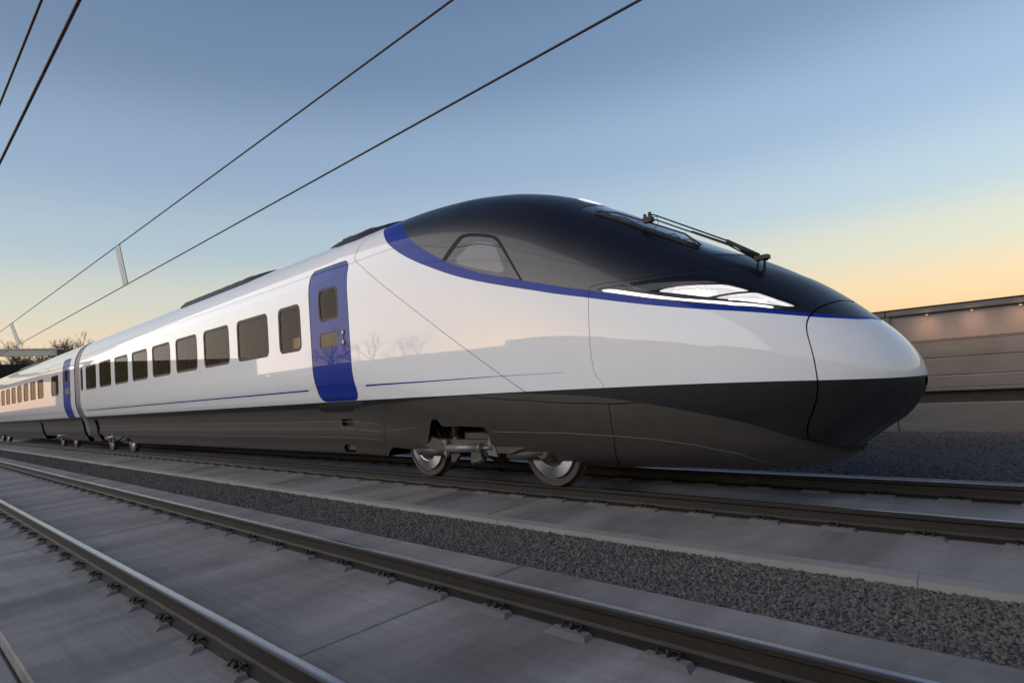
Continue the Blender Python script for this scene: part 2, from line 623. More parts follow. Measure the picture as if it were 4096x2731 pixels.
def t_at(z, lower=False, X=-14.0):
    """t for a height on the straight body"""
    p = math.sqrt(XT - X)
    ts = np.linspace(.2, .9, 1401)
    zz = S(np.full_like(ts, p), ts)[:, 2]
    return float(np.interp(-z, -zz, ts))


class PM:
    """polygon mesh in (p, t)"""
    def __init__(s, P, F):
        s.P, s.F = P, F


def grid(ps, ts):
    ps, ts = np.asarray(ps), np.asarray(ts)
    A, B = np.meshgrid(ps, ts, indexing='ij')
    P = np.stack([A.ravel(), B.ravel()], 1)
    n = len(ts)
    F = [(i * n + j, i * n + j + 1, (i + 1) * n + j + 1, (i + 1) * n + j) for i in range(len(ps) - 1) for j in range(n - 1)]
    return PM(P, F)


def clip(M, val, fn=None):
    """split at val = 0 -> (part with val < 0, part with val > 0)"""
    val = np.where(np.abs(val) < 1e-7, 1e-7, val)
    sg = val > 0
    newP = []
    cache = {}
    base = len(M.P)
    neg, pos = [], []
    P, sgl = M.P, sg.tolist()
    for f in M.F:
        s0 = sgl[f[0]]
        mixed = False
        for k in f[1:]:
            if sgl[k] != s0:
                mixed = True
                break
        if not mixed:
            (pos if s0 else neg).append(f)
            continue
        a_, b_ = [], []
        for k in range(len(f)):
            i, j = f[k], f[(k + 1) % len(f)]
            (b_ if sgl[i] else a_).append(i)
            if sgl[i] != sgl[j]:
                key = (i, j) if i < j else (j, i)
                if key not in cache:
                    w = val[key[0]] / (val[key[0]] - val[key[1]])
                    newP.append(P[key[0]] + (P[key[1]] - P[key[0]]) * w)
                    cache[key] = base + len(newP) - 1
                a_.append(cache[key])
                b_.append(cache[key])
        if len(a_) > 2:
            neg.append(tuple(a_))
        if len(b_) > 2:
            pos.append(tuple(b_))
    if newP and fn is not None:
        # slide the new corners along their edges onto the exact line
        E_ = np.array(list(cache.keys()))
        A_, B_ = P[E_[:, 0]], P[E_[:, 1]]
        lo, hi = np.zeros(len(E_)), np.ones(len(E_))
        va = fn(PM(A_, []))
        for _ in range(16):
            md = (lo + hi) / 2
            vm = fn(PM(A_ + (B_ - A_) * md[:, None], []))
            same = (vm > 0) == (va > 0)
            lo, hi = np.where(same, md, lo), np.where(same, hi, md)
        newP = list(A_ + (B_ - A_) * ((lo + hi) / 2)[:, None])
    allP = np.concatenate([P, np.array(newP)]) if newP else P
    return compact(allP, neg), compact(allP, pos)


def compact(P, F):
    if not F:
        return PM(np.zeros((0, 2)), [])
    used = sorted({i for f in F for i in f})
    mp = {a: b for b, a in enumerate(used)}
    return PM(P[used], [tuple(mp[i] for i in f) for f in F])


def sdf_poly(Q, poly):
    """signed distance (negative inside) to a closed polygon, in the plane"""
    poly = np.asarray(poly, float)
    d = np.full(len(Q), 1e9)
    inside = np.zeros(len(Q), bool)
    n = len(poly)
    for k in range(n):
        a, b = poly[k], poly[(k + 1) % n]
        ab = b - a
        L2 = (ab * ab).sum()
        if L2 < 1e-12:
            continue
        h = np.clip(((Q - a) @ ab) / L2, 0, 1)
        d = np.minimum(d, np.linalg.norm(Q - a - h[:, None] * ab, axis=1))
        c1 = (a[1] > Q[:, 1]) != (b[1] > Q[:, 1])
        with np.errstate(divide='ignore', invalid='ignore'):
            xx = (b[0] - a[0]) * (Q[:, 1] - a[1]) / (b[1] - a[1]) + a[0]
        inside ^= c1 & (Q[:, 0] < xx)
    return np.where(inside, -d, d)


def f_poly(M, ptpoly):
    pl = np.array(ptpoly, float)
    # densify so that edges follow the surface
    out = []
    for k in range(len(pl)):
        a, b = pl[k], pl[(k + 1) % len(pl)]
        nseg = max(1, int(np.linalg.norm((a - b) * np.array([1, 3])) / .12))
        for q in range(nseg):
            out.append(a + (b - a) * q / nseg)
    out = np.array(out)
    return sdf_poly(uv(M.P[:, 0], M.P[:, 1]), uv(out[:, 0], out[:, 1]))


def smooth_line(pl, n=120, it=3, keep=()):
    """resample an open line evenly and relax the hand-drawn wobble"""
    pl = np.array(pl, float)
    d = np.concatenate([[0], np.cumsum(np.linalg.norm(np.diff(pl, axis=0) * np.array([1, 3]), axis=1))])
    u = np.linspace(0, d[-1], n)
    q = np.stack([np.interp(u, d, pl[:, 0]), np.interp(u, d, pl[:, 1])], 1)
    for _ in range(it * 8):
        q[1:-1] = .25 * q[:-2] + .5 * q[1:-1] + .25 * q[2:]
    return q.tolist()


def smooth_poly(pl, it=2):
    pl = [np.array(a, float) for a in pl]
    for _ in range(it):
        q = []
        for k in range(len(pl)):
            a, b = pl[k], pl[(k + 1) % len(pl)]
            q += [a * .75 + b * .25, a * .25 + b * .75]
        pl = q
    return pl


def f_rrect(M, x0, x1, z0, z1, r):
    XYZ = S(M.P[:, 0], M.P[:, 1])
    ax = np.abs(XYZ[:, 0] - (x0 + x1) / 2) - (x1 - x0) / 2 + r
    az = np.abs(XYZ[:, 2] - (z0 + z1) / 2) - (z1 - z0) / 2 + r
    return np.sqrt(np.maximum(ax, 0) ** 2 + np.maximum(az, 0) ** 2) + np.minimum(np.maximum(ax, az), 0) - r


def emit(name, parts, off, mats, parent, sides=(-1, 1)):
    """parts: list of (PM, material index[, offset fn])"""
    V, N, Fc, mi = [], [], [], []
    n = 0
    for part in parts:
        M, k = part[0], part[1]
        if not M.F:
            continue
        o = part[2] if len(part) > 2 else off
        if callable(o):
            o = o(M)
        for sd_ in sides:
            W, NN = surf(M.P[:, 0], M.P[:, 1], o, sd_)
            V.append(W)
            N.append(NN)
            if sd_ > 0:
                Fc += [tuple(i + n for i in f) for f in M.F]
            else:
                Fc += [tuple(i + n for i in reversed(f)) for f in M.F]
            mi += [k] * len(M.F)
            n += len(W)
    if not V:
        return None
    return mk(name, np.concatenate(V), Fc, mats, parent, mi, normals=np.concatenate(N))


def on(p, t, off=0.0, side=-1):
    W, N = surf(np.array([p]), np.array([t]), off, side)
    return tuple(W[0])


def seam_tube(mb, pts, r=.004, off=.0, side=-1, n=5):
    P = np.array(pts, float)
    out = []
    for a, b in zip(P[:-1], P[1:]):
        k = max(2, int(np.linalg.norm(uv(*a) - uv(*b)) / .06))
        for q in range(k):
            out.append(a + (b - a) * q / k)
    out.append(P[-1])
    out = np.array(out)
    W, N = surf(out[:, 0], out[:, 1], off, side)
    mb.tube([tuple(w) for w in W], r, n)


# rows of equal arc length on the straight body and on the nose
def rows(n1=74, n2=60):
    out = set()
    for p, n in ((3.2, n1), (1.3, n2), (2.2, 56), (1.75, 56)):
        L = arc(np.full(501, p), _tt)
        out |= set(np.round(np.interp(np.linspace(0, L[-1], n), L, _tt), 4).tolist())
    o = sorted(out)
    r_ = [o[0]]
    for a in o[1:]:
        if a - r_[-1] > .0012:
            r_.append(a)
    r_[-1] = 1.0
    return r_


ROWS = sorted(set(rows()) | {.5005, .5012, .5022, .5035, .505, .507, .4975, .495})
PX = lambda X: math.sqrt(XT - X)

# livery and seam curves in (p, t)
CAN = [[2.64, 0.0], [2.63, .08], [2.601, .165], [2.534, .2474], [2.518, .2803], [2.501, .2933], [2.456, .3197], [2.403, .3429], [2.368, .3573], [2.33, .3708],
       [2.289, .3843], [2.221, .3985], [2.16, .4055], [2.081, .4105], [1.947, .4115], [1.794, .4067], [1.682, .4022], [1.516, .3905], [1.36, .3794],
       [1.2, .3665], [1.005, .3421], [.865, .3073], [.771, .2644], [.634, .1438], [.59, 0]]
BLU = [[2.735, 0.0], [2.725, .08], [2.695, .1683], [2.617, .2638], [2.603, .2925], [2.591, .3048], [2.56, .3257], [2.524, .3452], [2.462, .3699], [2.391, .3942],
       [2.324, .4096], [2.24, .4190], [2.159, .4240], [2.08, .4275], [1.93, .4298], [1.793, .4257], [1.684, .4205], [1.511, .4077], [1.275, .3915],
       [1.08, .3700], [.872, .3282], [.767, .2882], [.626, .1746], [.56, 0]]
CLOSE = [[.0, 0.0]]

z_belt = pchip([-60, -10.8, -8, -6, -4, -3, -2.2, -1.6, -1.13], [1.232, 1.232, 1.232, 1.226, 1.210, 1.195, 1.172, 1.145, 1.122])
z_skirt = pchip([-60, -11, -9.5, -8.3, -7.6, -7.0, -6.3, -5.5, -4.8, -4.2, -3.85, -3.4, -2.92, -2.52, -2.2, -2.06, -1.95, -1.83, -1.76, -1.723],
                [1.125, 1.128, 1.14, 1.155, 1.168, 1.190, 1.212, 1.212, 1.180, 1.135, 1.092, 1.01, .905, .80, .675, .612, .565, .50, .455, .40])


def _skirt_table():
    pp, out = [], []
    for p in list(np.linspace(.771, 3.4, 240)) + [5.3, 9]:
        ts = np.linspace(.5, 1, 700)
        z = S(np.full(700, p), ts)[:, 2]
        pp.append(p)
        out.append(float(np.interp(-float(z_skirt(XT - p * p)), -z, ts)))
    return pchip([0, .765] + pp, [1., 1.] + out)


f_skirt = _skirt_table()
COV = [[.735, -.01], [.739, 0], [.741, .0401], [.779, .1673], [.826, .2542], [.858, .3179], [.866, .3599], [.86, .3935], [.842, .4426], [.83, .5001], [.824, .5377],
       [.826, .5653], [.84, .5987], [.869, .6374], [.905, .6695], [.924, .6944], [.926, .7295], [.913, .7532], [.88, .80], [.85, .88], [.84, 1.01], [0, 1.01], [0, -.01]]
SEAMV = [[1.0, -.02], [1.0, .08], [1.187, .1653], [1.265, .2158], [1.349, .26], [1.477, .3174], [1.609, .3644], [1.675, .3835], [1.695, .3933], [1.699, .4003], [1.699, .4309],
         [1.7, .4692], [1.703, .5015], [1.699, .5128], [1.694, .5266], [1.667, .5392], [1.66, .6], [1.66, 1.01], [-.05, 1.01], [-.05, -.02]]
SEAMD = [[2.66, -.02], [2.68, .2], [2.70, .2711], [2.719, .3082], [2.721, .3352], [2.717, .3446], [2.687, .3645], [2.654, .3872], [2.465, .463], [2.26, .4993], [2.069, .535],
         [1.969, .5646], [1.94, .62], [1.94, 1.01], [-.05, 1.01], [-.05, -.02]]
CABO = [[2.291, .3856], [2.26, .3476], [2.233, .3188], [2.22, .3105], [2.198, .3065], [2.161, .3054], [2.105, .3065], [2.08, .3090], [2.061, .3176], [2.036, .3361], [1.988, .3761], [1.947, .4108],
        [2.081, .4098], [2.16, .4048], [2.221, .3975]]
CABI = [[2.277, .3860], [2.24, .3472], [2.218, .3212], [2.206, .3158], [2.189, .3132], [2.142, .3127], [2.094, .3139], [2.074, .3197], [2.057, .3314], [2.009, .3674], [1.958, .4095],
        [2.081, .4085], [2.16, .4032], [2.221, .3955]]
CABP = [[2.161, .3277], [2.117, .3272], [2.091, .3284], [2.075, .3338], [2.054, .3566], [2.027, .3873], [2.028, .3953], [2.043, .3985], [2.082, .3975], [2.161, .3925], [2.215, .3864], [2.227, .3784], [2.226, .3687], [2.197, .3534], [2.18, .337]]
WSP = [[1.845, -.02], [1.832, .048], [1.835, .082], [1.837, .1115], [1.837, .1406], [1.777, .1390], [1.666, .1330], [1.563, .1240], [1.49, .1190], [1.38, .1226], [1.329, .1331], [1.297, .1200], [1.26, .0758], [1.24, -.02]]
COWL = [[1.225, -.02], [1.245, .0758], [1.285, .1210], [1.316, .1350], [1.266, .1449], [1.2, .1590], [1.125, .1612], [1.098, .1606], [1.047, .1454], [.985, .0906], [.96, -.02]]
HLO = [[1.675, .3990], [1.672, .3929], [1.596, .371], [1.486, .3318], [1.395, .2969], [1.34, .2778], [1.282, .2659], [1.22, .2640], [1.113, .2664], [.96, .27], [.904, .2738], [.901, .2790], [.928, .295], [.994, .3300], [1.118, .3560], [1.281, .3700], [1.516, .3875]]
GRI = [[1.558, .3647], [1.448, .3216], [1.375, .2952], [1.319, .279], [1.26, .2715], [1.223, .2722], [1.276, .2872], [1.35, .3148], [1.428, .3427], [1.495, .3663], [1.518, .3707], [1.565, .3741]]
STRIP = [[1.652, .3933], [1.633, .3878], [1.606, .3837], [1.361, .367], [1.16, .345], [1.013, .321], [1.007, .324], [1.016, .33], [1.16, .3555], [1.438, .3805], [1.648, .3955]]
LAMP1 = [[1.453, .3601], [1.424, .3453], [1.368, .3247], [1.293, .3025], [1.223, .284], [1.195, .2805], [1.115, .2809], [1.257, .3403], [1.277, .344], [1.364, .3516]]
LAMP2 = [[1.243, .3427], [1.100, .2856], [1.081, .2799], [1.002, .2823], [.923, .2838], [.954, .2977], [1.039, .3165], [1.139, .3310]]
CUT = [[2.711, .925], [2.664, .8948], [2.654, .8915], [2.588, .8928], [2.493, .8864], [2.476, .8732], [2.44, .7933], [2.411, .7326], [2.401, .7242], [2.378, .7190], [2.373, .7277],
       [2.370, .7480], [2.360, .7500], [2.171, .7085], [2.162, .711], [2.164, .7286], [2.179, .8161], [2.178, .8494], [2.169, .8507], [1.948, .8300], [1.938, .8400], [1.960, .9217], [1.960, 1.02], [2.711, 1.02]]


def cut_rear(xw):
    """skirt cut-out over a bogie whose left wheel stands at x = xw"""
    a, b = xw - .62, xw + 3.2
    q = [(a, 1.02), (a, .925), (a + .03, .893), (a + .05, .74), (a + .08, .715), (a + .42, .715), (a + .46, .74), (a + .52, .885), (a + .6, .893), (b - .3, .893), (b - .2, .90), (b, .925), (b, 1.02)]
    return [[PX(x), t] for x, t in q]


# window layout on the straight part: (x0, x1)
Z0, Z1 = 2.19, 3.05
WIN1 = [(-11.13, -10.26)] + [(-13.04 - 1.885 * k, -11.57 - 1.885 * k) for k in range(8)] + [(-27.0, -26.62)]
WIN1[-1] = (-27.02, -26.66)
DOOR1 = (-9.93, -8.66, 1.235, 3.56)
DOOR2 = (-30.02, -28.72, 1.235, 3.56)
WIN2 = [(-32.3, -30.85)] + [(-35.38 - 1.885 * k, -34.0 - 1.885 * k) for k in range(8)] + [(-51.3, -50.2)]


def sub(M, polys_fields):
    for fn in polys_fields:
        if not M.F:
            break
        M = clip(M, fn(M))[1]
    return M


def car_window(car, x0, x1, z0, z1, side, r=.13, fw=.055, name='window', tall=None):
    ps = np.sqrt(XT - np.linspace(x1 + .03, x0 - .03, max(14, int((x1 - x0) / .035))))
    ta, tb = t_at(z1 + .04), t_at(z0 - .04)
    zz = np.linspace(z1 + .04, z0 - .04, 34)
    ts = [t_at(z) for z in zz]
    M = grid(ps, ts)
    inner, ring = clip(M, f_rrect(M, x0 + fw, x1 - fw, z0 + fw, z1 - fw, r - .04))
    ring = clip(ring, f_rrect(ring, x0 + .004, x1 - .004, z0 + .004, z1 - .004, r))[0]
    fr = emit(name, [(ring, 0)], -.004, frame_grey, car, (side,))
    emit('pane', [(inner, 0)], -.014, win_glass, fr, (side,))
    return fr


def build_door(car, dx0, dx1, dz0, dz1, side):
    ps = np.sqrt(XT - np.linspace(dx1 + .02, dx0 - .02, 54))
    zz = np.linspace(dz1 + .03, dz0 - .03, 84)
    ts = [t_at(z) for z in zz]
    M = grid(ps, ts)
    door = clip(M, f_rrect(M, dx0 + .008, dx1 - .008, dz0 + .006, dz1 - .008, .17))[0]
    w = (dx0 + .31, dx0 + .945, 2.62, 3.18)
    pn = (dx0 + .31, dx0 + .895, 2.16, 2.41)
    door = clip(door, f_rrect(door, *w, .12))[1]
    door = clip(door, f_rrect(door, *pn, .01))[1]
    d = emit('door', [(door, 0)], -.006, blue, car, (side,))
    car_window(d, *w, side, .12, .045, 'door_window')
    N = clip(M, f_rrect(M, pn[0] + .004, pn[1] - .004, pn[2] + .004, pn[3] - .004, .008))[0]
    emit('display_panel', [(N, 0)], -.012, disp_m, d, (side,))
    y = CY + side * (1.4 + .0)
    for zz_, rr, mm in ((2.365, .050, None), (2.285, .022, trim), (2.205, .050, None)):
        mb = MB()
        cx = dx1 - .205
        mb.lathe_y(cx, y, zz_, [(.0, side * .006), (rr * .62, side * .006), (rr, side * .004), (rr, -side * .01)], 24)
        bt = mb.build('door_button', trim if mm is None else mm, d)
        if mm is None:
            mb = MB()
            mb.lathe_y(cx, y, zz_, [(.0, side * .012), (rr * .50, side * .012), (rr * .56, side * .004)], 20)
            mb.build('door_button', lamp_soft2, d)
    return d


disp_m = mat('display_amber', (.15, .11, .05), .5, coat=.1, spec=.2, var=.04)
lamp_soft2 = mat('button_face', (.62, .62, .60), .4, var=.05)


def seats(car, x0, x1):
    mb = MB()
    x = x0
    while x < x1:
        for s_ in (-1, 1):
            ya, yb = sorted((CY + s_ * .28, CY + s_ * 1.22))
            mb.bbox(x, x + .45, ya, yb, 1.62, 1.74, .03)
            V = [(x - .02, ya, 1.7), (x + .12, ya, 1.7), (x - .05, ya, 2.26), (x - .15, ya, 2.26), (x - .02, yb, 1.7), (x + .12, yb, 1.7), (x - .05, yb, 2.26), (x - .15, yb, 2.26)]
            mb.add(V, [(0, 1, 2, 3), (7, 6, 5, 4), (0, 4, 5, 1), (1, 5, 6, 2), (2, 6, 7, 3), (3, 7, 4, 0)])
            mb.box(x + .1, x + .3, ya + .1, yb - .1, 1.26, 1.62)
        x += .942
    o = mb.build('seat', seat_m, car)
    o['kind'] = 'stuff'
    return o


def interior(car, x0, x1, holes, end_pts=True):
    ps = np.sqrt(XT - np.linspace(x1, x0, int((x1 - x0) / .12)))
    zz = [4.0, 3.9, 3.7, 3.5, 3.3] + list(np.linspace(3.15, 2.1, 26)) + [1.9, 1.7, 1.5, 1.3]
    M = grid(ps, [0, .1, .16] + [t_at(z) for z in zz])
    for h in holes:
        M = clip(M, f_rrect(M, h[0] + .03, h[1] - .03, h[2] + .03, h[3] - .03, .1))[1]
    emit('interior_lining', [(M, 0)], -.10, lining, car)
    mb = MB()
    mb.box(x0, x1, CY - 1.2, CY + 1.2, 1.2, 1.26)
    mb.build('floor', lining, car)


def wheelset(bg, X, tag_=None):
    """one axle with its two wheels"""
    for s in (-1, 1):
        yo = CY + s * .838            # outer face of the wheel
        o = -s                        # direction towards the track centre
        mb = MB()
        prof = [(.455, 0.0), (.462, .012 * o), (.462, .075 * o), (.468, .10 * o), (.486, .112 * o), (.488, .128 * o), (.47, .137 * o), (.38, .137 * o), (.12, .15 * o)]
        mb.lathe_y(X, yo, .462, [(.385, .016 * o), (.39, .002 * o), (.455, 0.0)] + prof[1:], 64)
        mb.lathe_y(X, yo, .462, [(.10, .03 * o), (.30, .045 * o), (.385, .016 * o)], 64)
        w = mb.build('wheel', wheel_m, bg)
        md = MB()
        md.lathe_y(X, yo, .462, [(.215, .02 * o), (.215, -.012 * o), (.225, -.018 * o), (.352, -.018 * o), (.360, -.010 * o), (.360, .02 * o)], 64)
        dk = md.build('brake_disc', steel_disc, w)
        mh = MB()
        mh.lathe_y(X, yo, .462, [(0, -.10 * o), (.085, -.10 * o), (.10, -.085 * o), (.105, -.02 * o), (.19, .015 * o), (.215, .02 * o)], 40)
        mh.build('hub', bogie_m, w)
    mb = MB()
    mb.tube([(X, CY - .75, .462), (X, CY + .75, .462)], .085, 20)
    mb.build('axle', bogie_dark, bg)


def bogie(car, X):
    """X = centre"""
    bg = MB()
    for s in (-1, 1):
        y = CY + s * 1.0
        # side frame: drops between the wheels
        prof = [(X - 1.75, .60), (X - 1.35, .60), (X - .75, .43), (X + .75, .43), (X + 1.35, .60), (X + 1.75, .60), (X + 1.75, .74), (X + 1.25, .76), (X + .7, .60), (X - .7, .60), (X - 1.25, .76), (X - 1.75, .74)]
        ya, yb = y - .08, y + .08
        V = [(a, ya, b) for a, b in prof] + [(a, yb, b) for a, b in prof]
        n = len(prof)
        bg.add(V, [tuple(range(n)), tuple(reversed(range(n, 2 * n)))] + [(k, (k + 1) % n, (k + 1) % n + n, k + n) for k in range(n)])
    bg.box(X - .25, X + .25, CY - .95, CY + .95, .45, .68)
    for dx in (-.9, .9):
        bg.box(X + dx - .08, X + dx + .08, CY - .6, CY + .6, .5, .62)
        for s in (-1, 1):
            bg.lathe_y(X + dx * .95, CY + s * .45, .46, [(0.01, 0), (.21, 0), (.21, .32 * -s), (0.01, .32 * -s)], 24)
    b = bg.build('bogie', bogie_m, car)
    wheelset(b, X - 1.25)
    wheelset(b, X + 1.25)
    for s in (-1, 1):
        yo = CY + s * 1.01
        # axle boxes and swing arms
        for dx in (-1.25, 1.25):
            mb = MB()
            mb.lathe_y(X + dx, CY + s * .90, .462, [(0, s * .13), (.09, s * .13), (.12, s * .10), (.13, 0), (.15, -s * .02)], 28)
            sg = -1 if dx > 0 else 1
            xa, xb = X + dx, X + dx + sg * .62
            x0_, x1_ = min(xa, xb), max(xa, xb)
            mb.tube([(xa, CY + s * .95, .44), (X + dx + sg * .35, CY + s * .97, .41), (xb, CY + s * .98, .40)], .085, 14, r2=.062)
            mb.build('axle_box', bogie_m, b)
        # yaw damper
        mb = MB()
        yd = CY + s * 1.09
        mb.tube([(X - .46, yd, .475), (X + .20, yd, .49)], .060, 20)
        mb.tube([(X + .20, yd, .49), (X + .23, yd, .49)], .070, 20)
        mb.tube([(X + .23, yd, .49), (X + .42, yd, .494)], .026, 12)
        mb.tube([(X - .56, yd, .56), (X - .44, yd, .56)], .030, 12)
        mb.tube([(X - .55, yd, .40), (X - .44, yd, .40)], .026, 12)
        mb.box(X - .49, X - .45, yd - .045, yd + .045, .36, .60)
        mb.build('damper', damper_m, b)
        mb = MB()
        V = [(X + .34, yd, .40), (X + .52, yd, .38), (X + .50, yd, .46), (X + .40, yd, .66), (X + .36, yd, .60), (X + .34, yd, .5)]
        n = len(V)
        mb.add(V + [(a, c - s * .05, d) for a, c, d in V], [tuple(range(n)), tuple(reversed(range(n, 2 * n)))] + [(k, (k + 1) % n, (k + 1) % n + n, k + n) for k in range(n)])
        mb.build('damper_bracket', damper_m, b)
        # vertical damper and springs
        mb = MB()
        mb.tube([(X - .37, CY + s * 1.0, .52), (X - .37, CY + s * 1.0, .64)], .050, 16)
        mb.tube([(X - .37, CY + s * 1.0, .64), (X - .38, CY + s * 1.0, 1.0)], .058, 16)
        mb.build('damper', bogie_m, b)
        mb = MB()
        mb.tube([(X + .25, CY + s * .86, .68), (X + .25, CY + s * .86, 1.02)], .14, 24)
        for q in range(4):
            z = .70 + q * .08
            mb.lathe_y(X + .0, CY + s * .85, z, [(.0, 0), (.0, 0)], 4)
        mb.build('air_spring', bogie_dark, b)
        # lower lugs and link
        mb = MB()
        V = [(X - .42, yd, .40), (X - .22, yd, .40), (X - .34, yd, .285), (X - .41, yd, .285)]
        mb.add(V + [(a, c - s * .06, d) for a, c, d in V], [(0, 1, 2, 3), (7, 6, 5, 4), (0, 4, 5, 1), (1, 5, 6, 2), (2, 6, 7, 3), (3, 7, 4, 0)])
        mb.build('link_bracket', bogie_m, b)
        mb = MB()
        mb.tube([(X + .03, yd, .305), (X + .26, yd, .33)], .036, 14)
        mb.tube([(X + .22, yd - .04, .335), (X + .22, yd + .04, .335)], .050, 16)
        mb.box(X + .04, X + .24, yd - .03, yd + .02, .33, .45)
        mb.build('link', bogie_m, b)
    return b


damper_m = mat('damper_grey', (.19, .18, .17), .38, metal=.4, var=.12, vscale=8)


def roof_unit(car, x0, x1, tb=.235, h=.13):
    """low dark equipment fairing on the roof, built over both sides of the ridge"""
    nx = int((x1 - x0) / .15) + 2
    xs = np.linspace(x1, x0, nx)
    taper = lambda x: np.clip(np.minimum((x - x0) / .9, (x1 - x) / .7), 0, 1)
    vs = np.array([0, .25, .5, .7, .85, .93, 1.0])
    V, Fc, m_i = [], [], []
    rows_ = list(-vs[::-1]) + list(vs[1:])
    for x in xs:
        tp = float(taper(x))
        tw = tb * (.62 + .38 * tp)
        for v in rows_:
            t = abs(v) * tw
            edge = 1.0 if abs(v) < .86 else (.75 if abs(v) < .95 else 0)
            W, N = surf(np.array([PX(x)]), np.array([t]), .012 + h * edge * (tp ** .6), -1 if v < 0 else 1)
            V.append(W[0])
    n = len(rows_)
    for i in range(nx - 1):
        for j in range(n - 1):
            Fc.append((i * n + j, (i + 1) * n + j, (i + 1) * n + j + 1, i * n + j + 1))
    o = mk('roof_unit', V, Fc, pod_m, car)
    # louvres along the near and far flank, cross ribs on top
    mb = MB()
    for s in (-1, 1):
        for q in range(5):
            pts = []
            for x in np.linspace(x0 + 1.0, x1 - .8, 12):
                pts.append(on(PX(x), tb * (.86 - .035 * q), .012 + h * 1.02 + .003, s))
            mb.tube(pts, .006, 4)
    if True:
        x = x0 + .9
        while x < x1 - .7:
            pts = [on(PX(x), tt, .012 + h + .006, -1) for tt in np.linspace(tb * .84, 0, 6)] + [on(PX(x), tt, .012 + h + .006, 1) for tt in np.linspace(0.001, tb * .84, 6)]
            mb.tube(pts, .014, 4)
            x += .62
    mb.build('roof_unit_rib', slat_m, o)
    return o


# ------------------------------------------------------------------ leading car
car1 = thing('leading_train_car', 'white high-speed train cab car with dark canopy, blue sweep and lit headlights', 'train car', (-14, CY, 0), 'cars of the white and blue train')
XE1 = -27.15
ps = [.0008, .004, .009] + list(np.arange(.016, 2.95, .0125)) + [PX(x) for x in np.arange(-9.85, XE1, -.05)] + [PX(XE1)]
ps = sorted(set(round(float(a), 5) for a in ps))
BASE = grid(ps, ROWS)
sk_val = lambda M, o=0.0: arc(M.P[:, 0], M.P[:, 1]) - arc(M.P[:, 0], f_skirt(M.P[:, 0])) - o
upper, _low = clip(BASE, sk_val(BASE, .05))
COV = [[.735, -.01]] + smooth_line(COV[1:17], 80, 2) + COV[17:]
nose, rest = clip(upper, f_poly(upper, COV))
rest = clip(rest, f_poly(rest, COV) - .011)[1]
belt_val = lambda M: z_belt(XT - M.P[:, 0] ** 2) - S(M.P[:, 0], M.P[:, 1])[:, 2]


CAN_P = smooth_line(CAN, 150, 6)
BLU_P = smooth_line(BLU, 150, 6)
SEAMD = SEAMD[:4] + smooth_line(SEAMD[4:11], 40, 2) + SEAMD[11:]


def livery(M):
    can, r_ = clip(M, f_poly(M, CAN_P + CLOSE))
    bl, r_ = clip(r_, f_poly(r_, BLU_P + CLOSE)) if r_.F else (PM(np.zeros((0, 2)), []), r_)
    wh, bd = clip(r_, belt_val(r_), belt_val) if r_.F else (r_, r_)
    return can, bl, wh, bd


can, bl, wh, bd = livery(nose)
emit('nose_cover', [(can, 0), (bl, 1), (wh, 2), (bd, 3)], 0.0, [black_gloss, blue, white, band], car1)
can, bl, wh, bd = livery(rest)
emit('lower_band', [(bd, 0)], 0.0, band, car1)
GAPW = .0065


def split_gap(M, poly, w=GAPW):
    f = f_poly(M, poly)
    a, r_ = clip(M, f + w / 2)
    f = f_poly(r_, poly)
    b = clip(r_, f - w / 2)[1]
    return a, b


# white and blue outer panels
X_seam = pchip([1.0, 1.22, 1.45, 1.92, 2.65, 3.41, 3.50, 3.57, 3.70, 3.86, 4.1, 4.3], [-4.68, -5.01, -5.37, -6.10, -7.21, -8.35, -8.49, -8.535, -8.52, -8.42, -8.2, -8.1])
d_seam = lambda M: (X_seam(S(M.P[:, 0], M.P[:, 1])[:, 2]) - (XT - M.P[:, 0] ** 2)) * .55
_f1, _f2 = (lambda M: d_seam(M) + .0035), (lambda M: d_seam(M) - .0035)
front, r_ = clip(wh, _f1(wh), _f1)
rear = clip(r_, _f2(r_), _f2)[1]
ff, fm = split_gap(front, SEAMV, .005)
holes1 = [(a, b, Z0, Z1) for a, b in WIN1]
hole_f = [lambda M, h=h: f_rrect(M, *h, .13) for h in holes1]
rear = sub(rear, hole_f + [lambda M: f_rrect(M, *DOOR1, .17)])
emit('body_shell', [(rear, 0)], 0.0, white, car1)
for s in (-1, 1):
    emit('cab_side_panel', [(fm, 0)], 0.0, white, car1, (s,))
    emit('nose_side_panel', [(ff, 0)], 0.0, white, car1, (s,))
ba, bb = split_gap(bl, SEAMV, .005)
emit('blue_stripe', [(ba, 0), (bb, 0)], 0.0, blue, car1)
# canopy with its openings
hl_s = HLO
can = sub(can, [lambda M: f_poly(M, CABO), lambda M: f_poly(M, hl_s), lambda M: f_poly(M, WSP), lambda M: f_poly(M, COWL)])
ca, cb = split_gap(can, SEAMV, .005)
rearc = None
emit('canopy', [(ca, 0), (cb, 0)], 0.0, black_gloss, car1)


def patch(poly, pr, tr, step=.016, tstep=.0045, grow=0.0, smooth=0):
    M = grid(np.arange(pr[0], pr[1], step * .6), np.arange(tr[0], tr[1], tstep))
    pl = smooth_poly(poly, smooth) if smooth else poly
    return clip(M, f_poly(M, pl) + grow)[0]


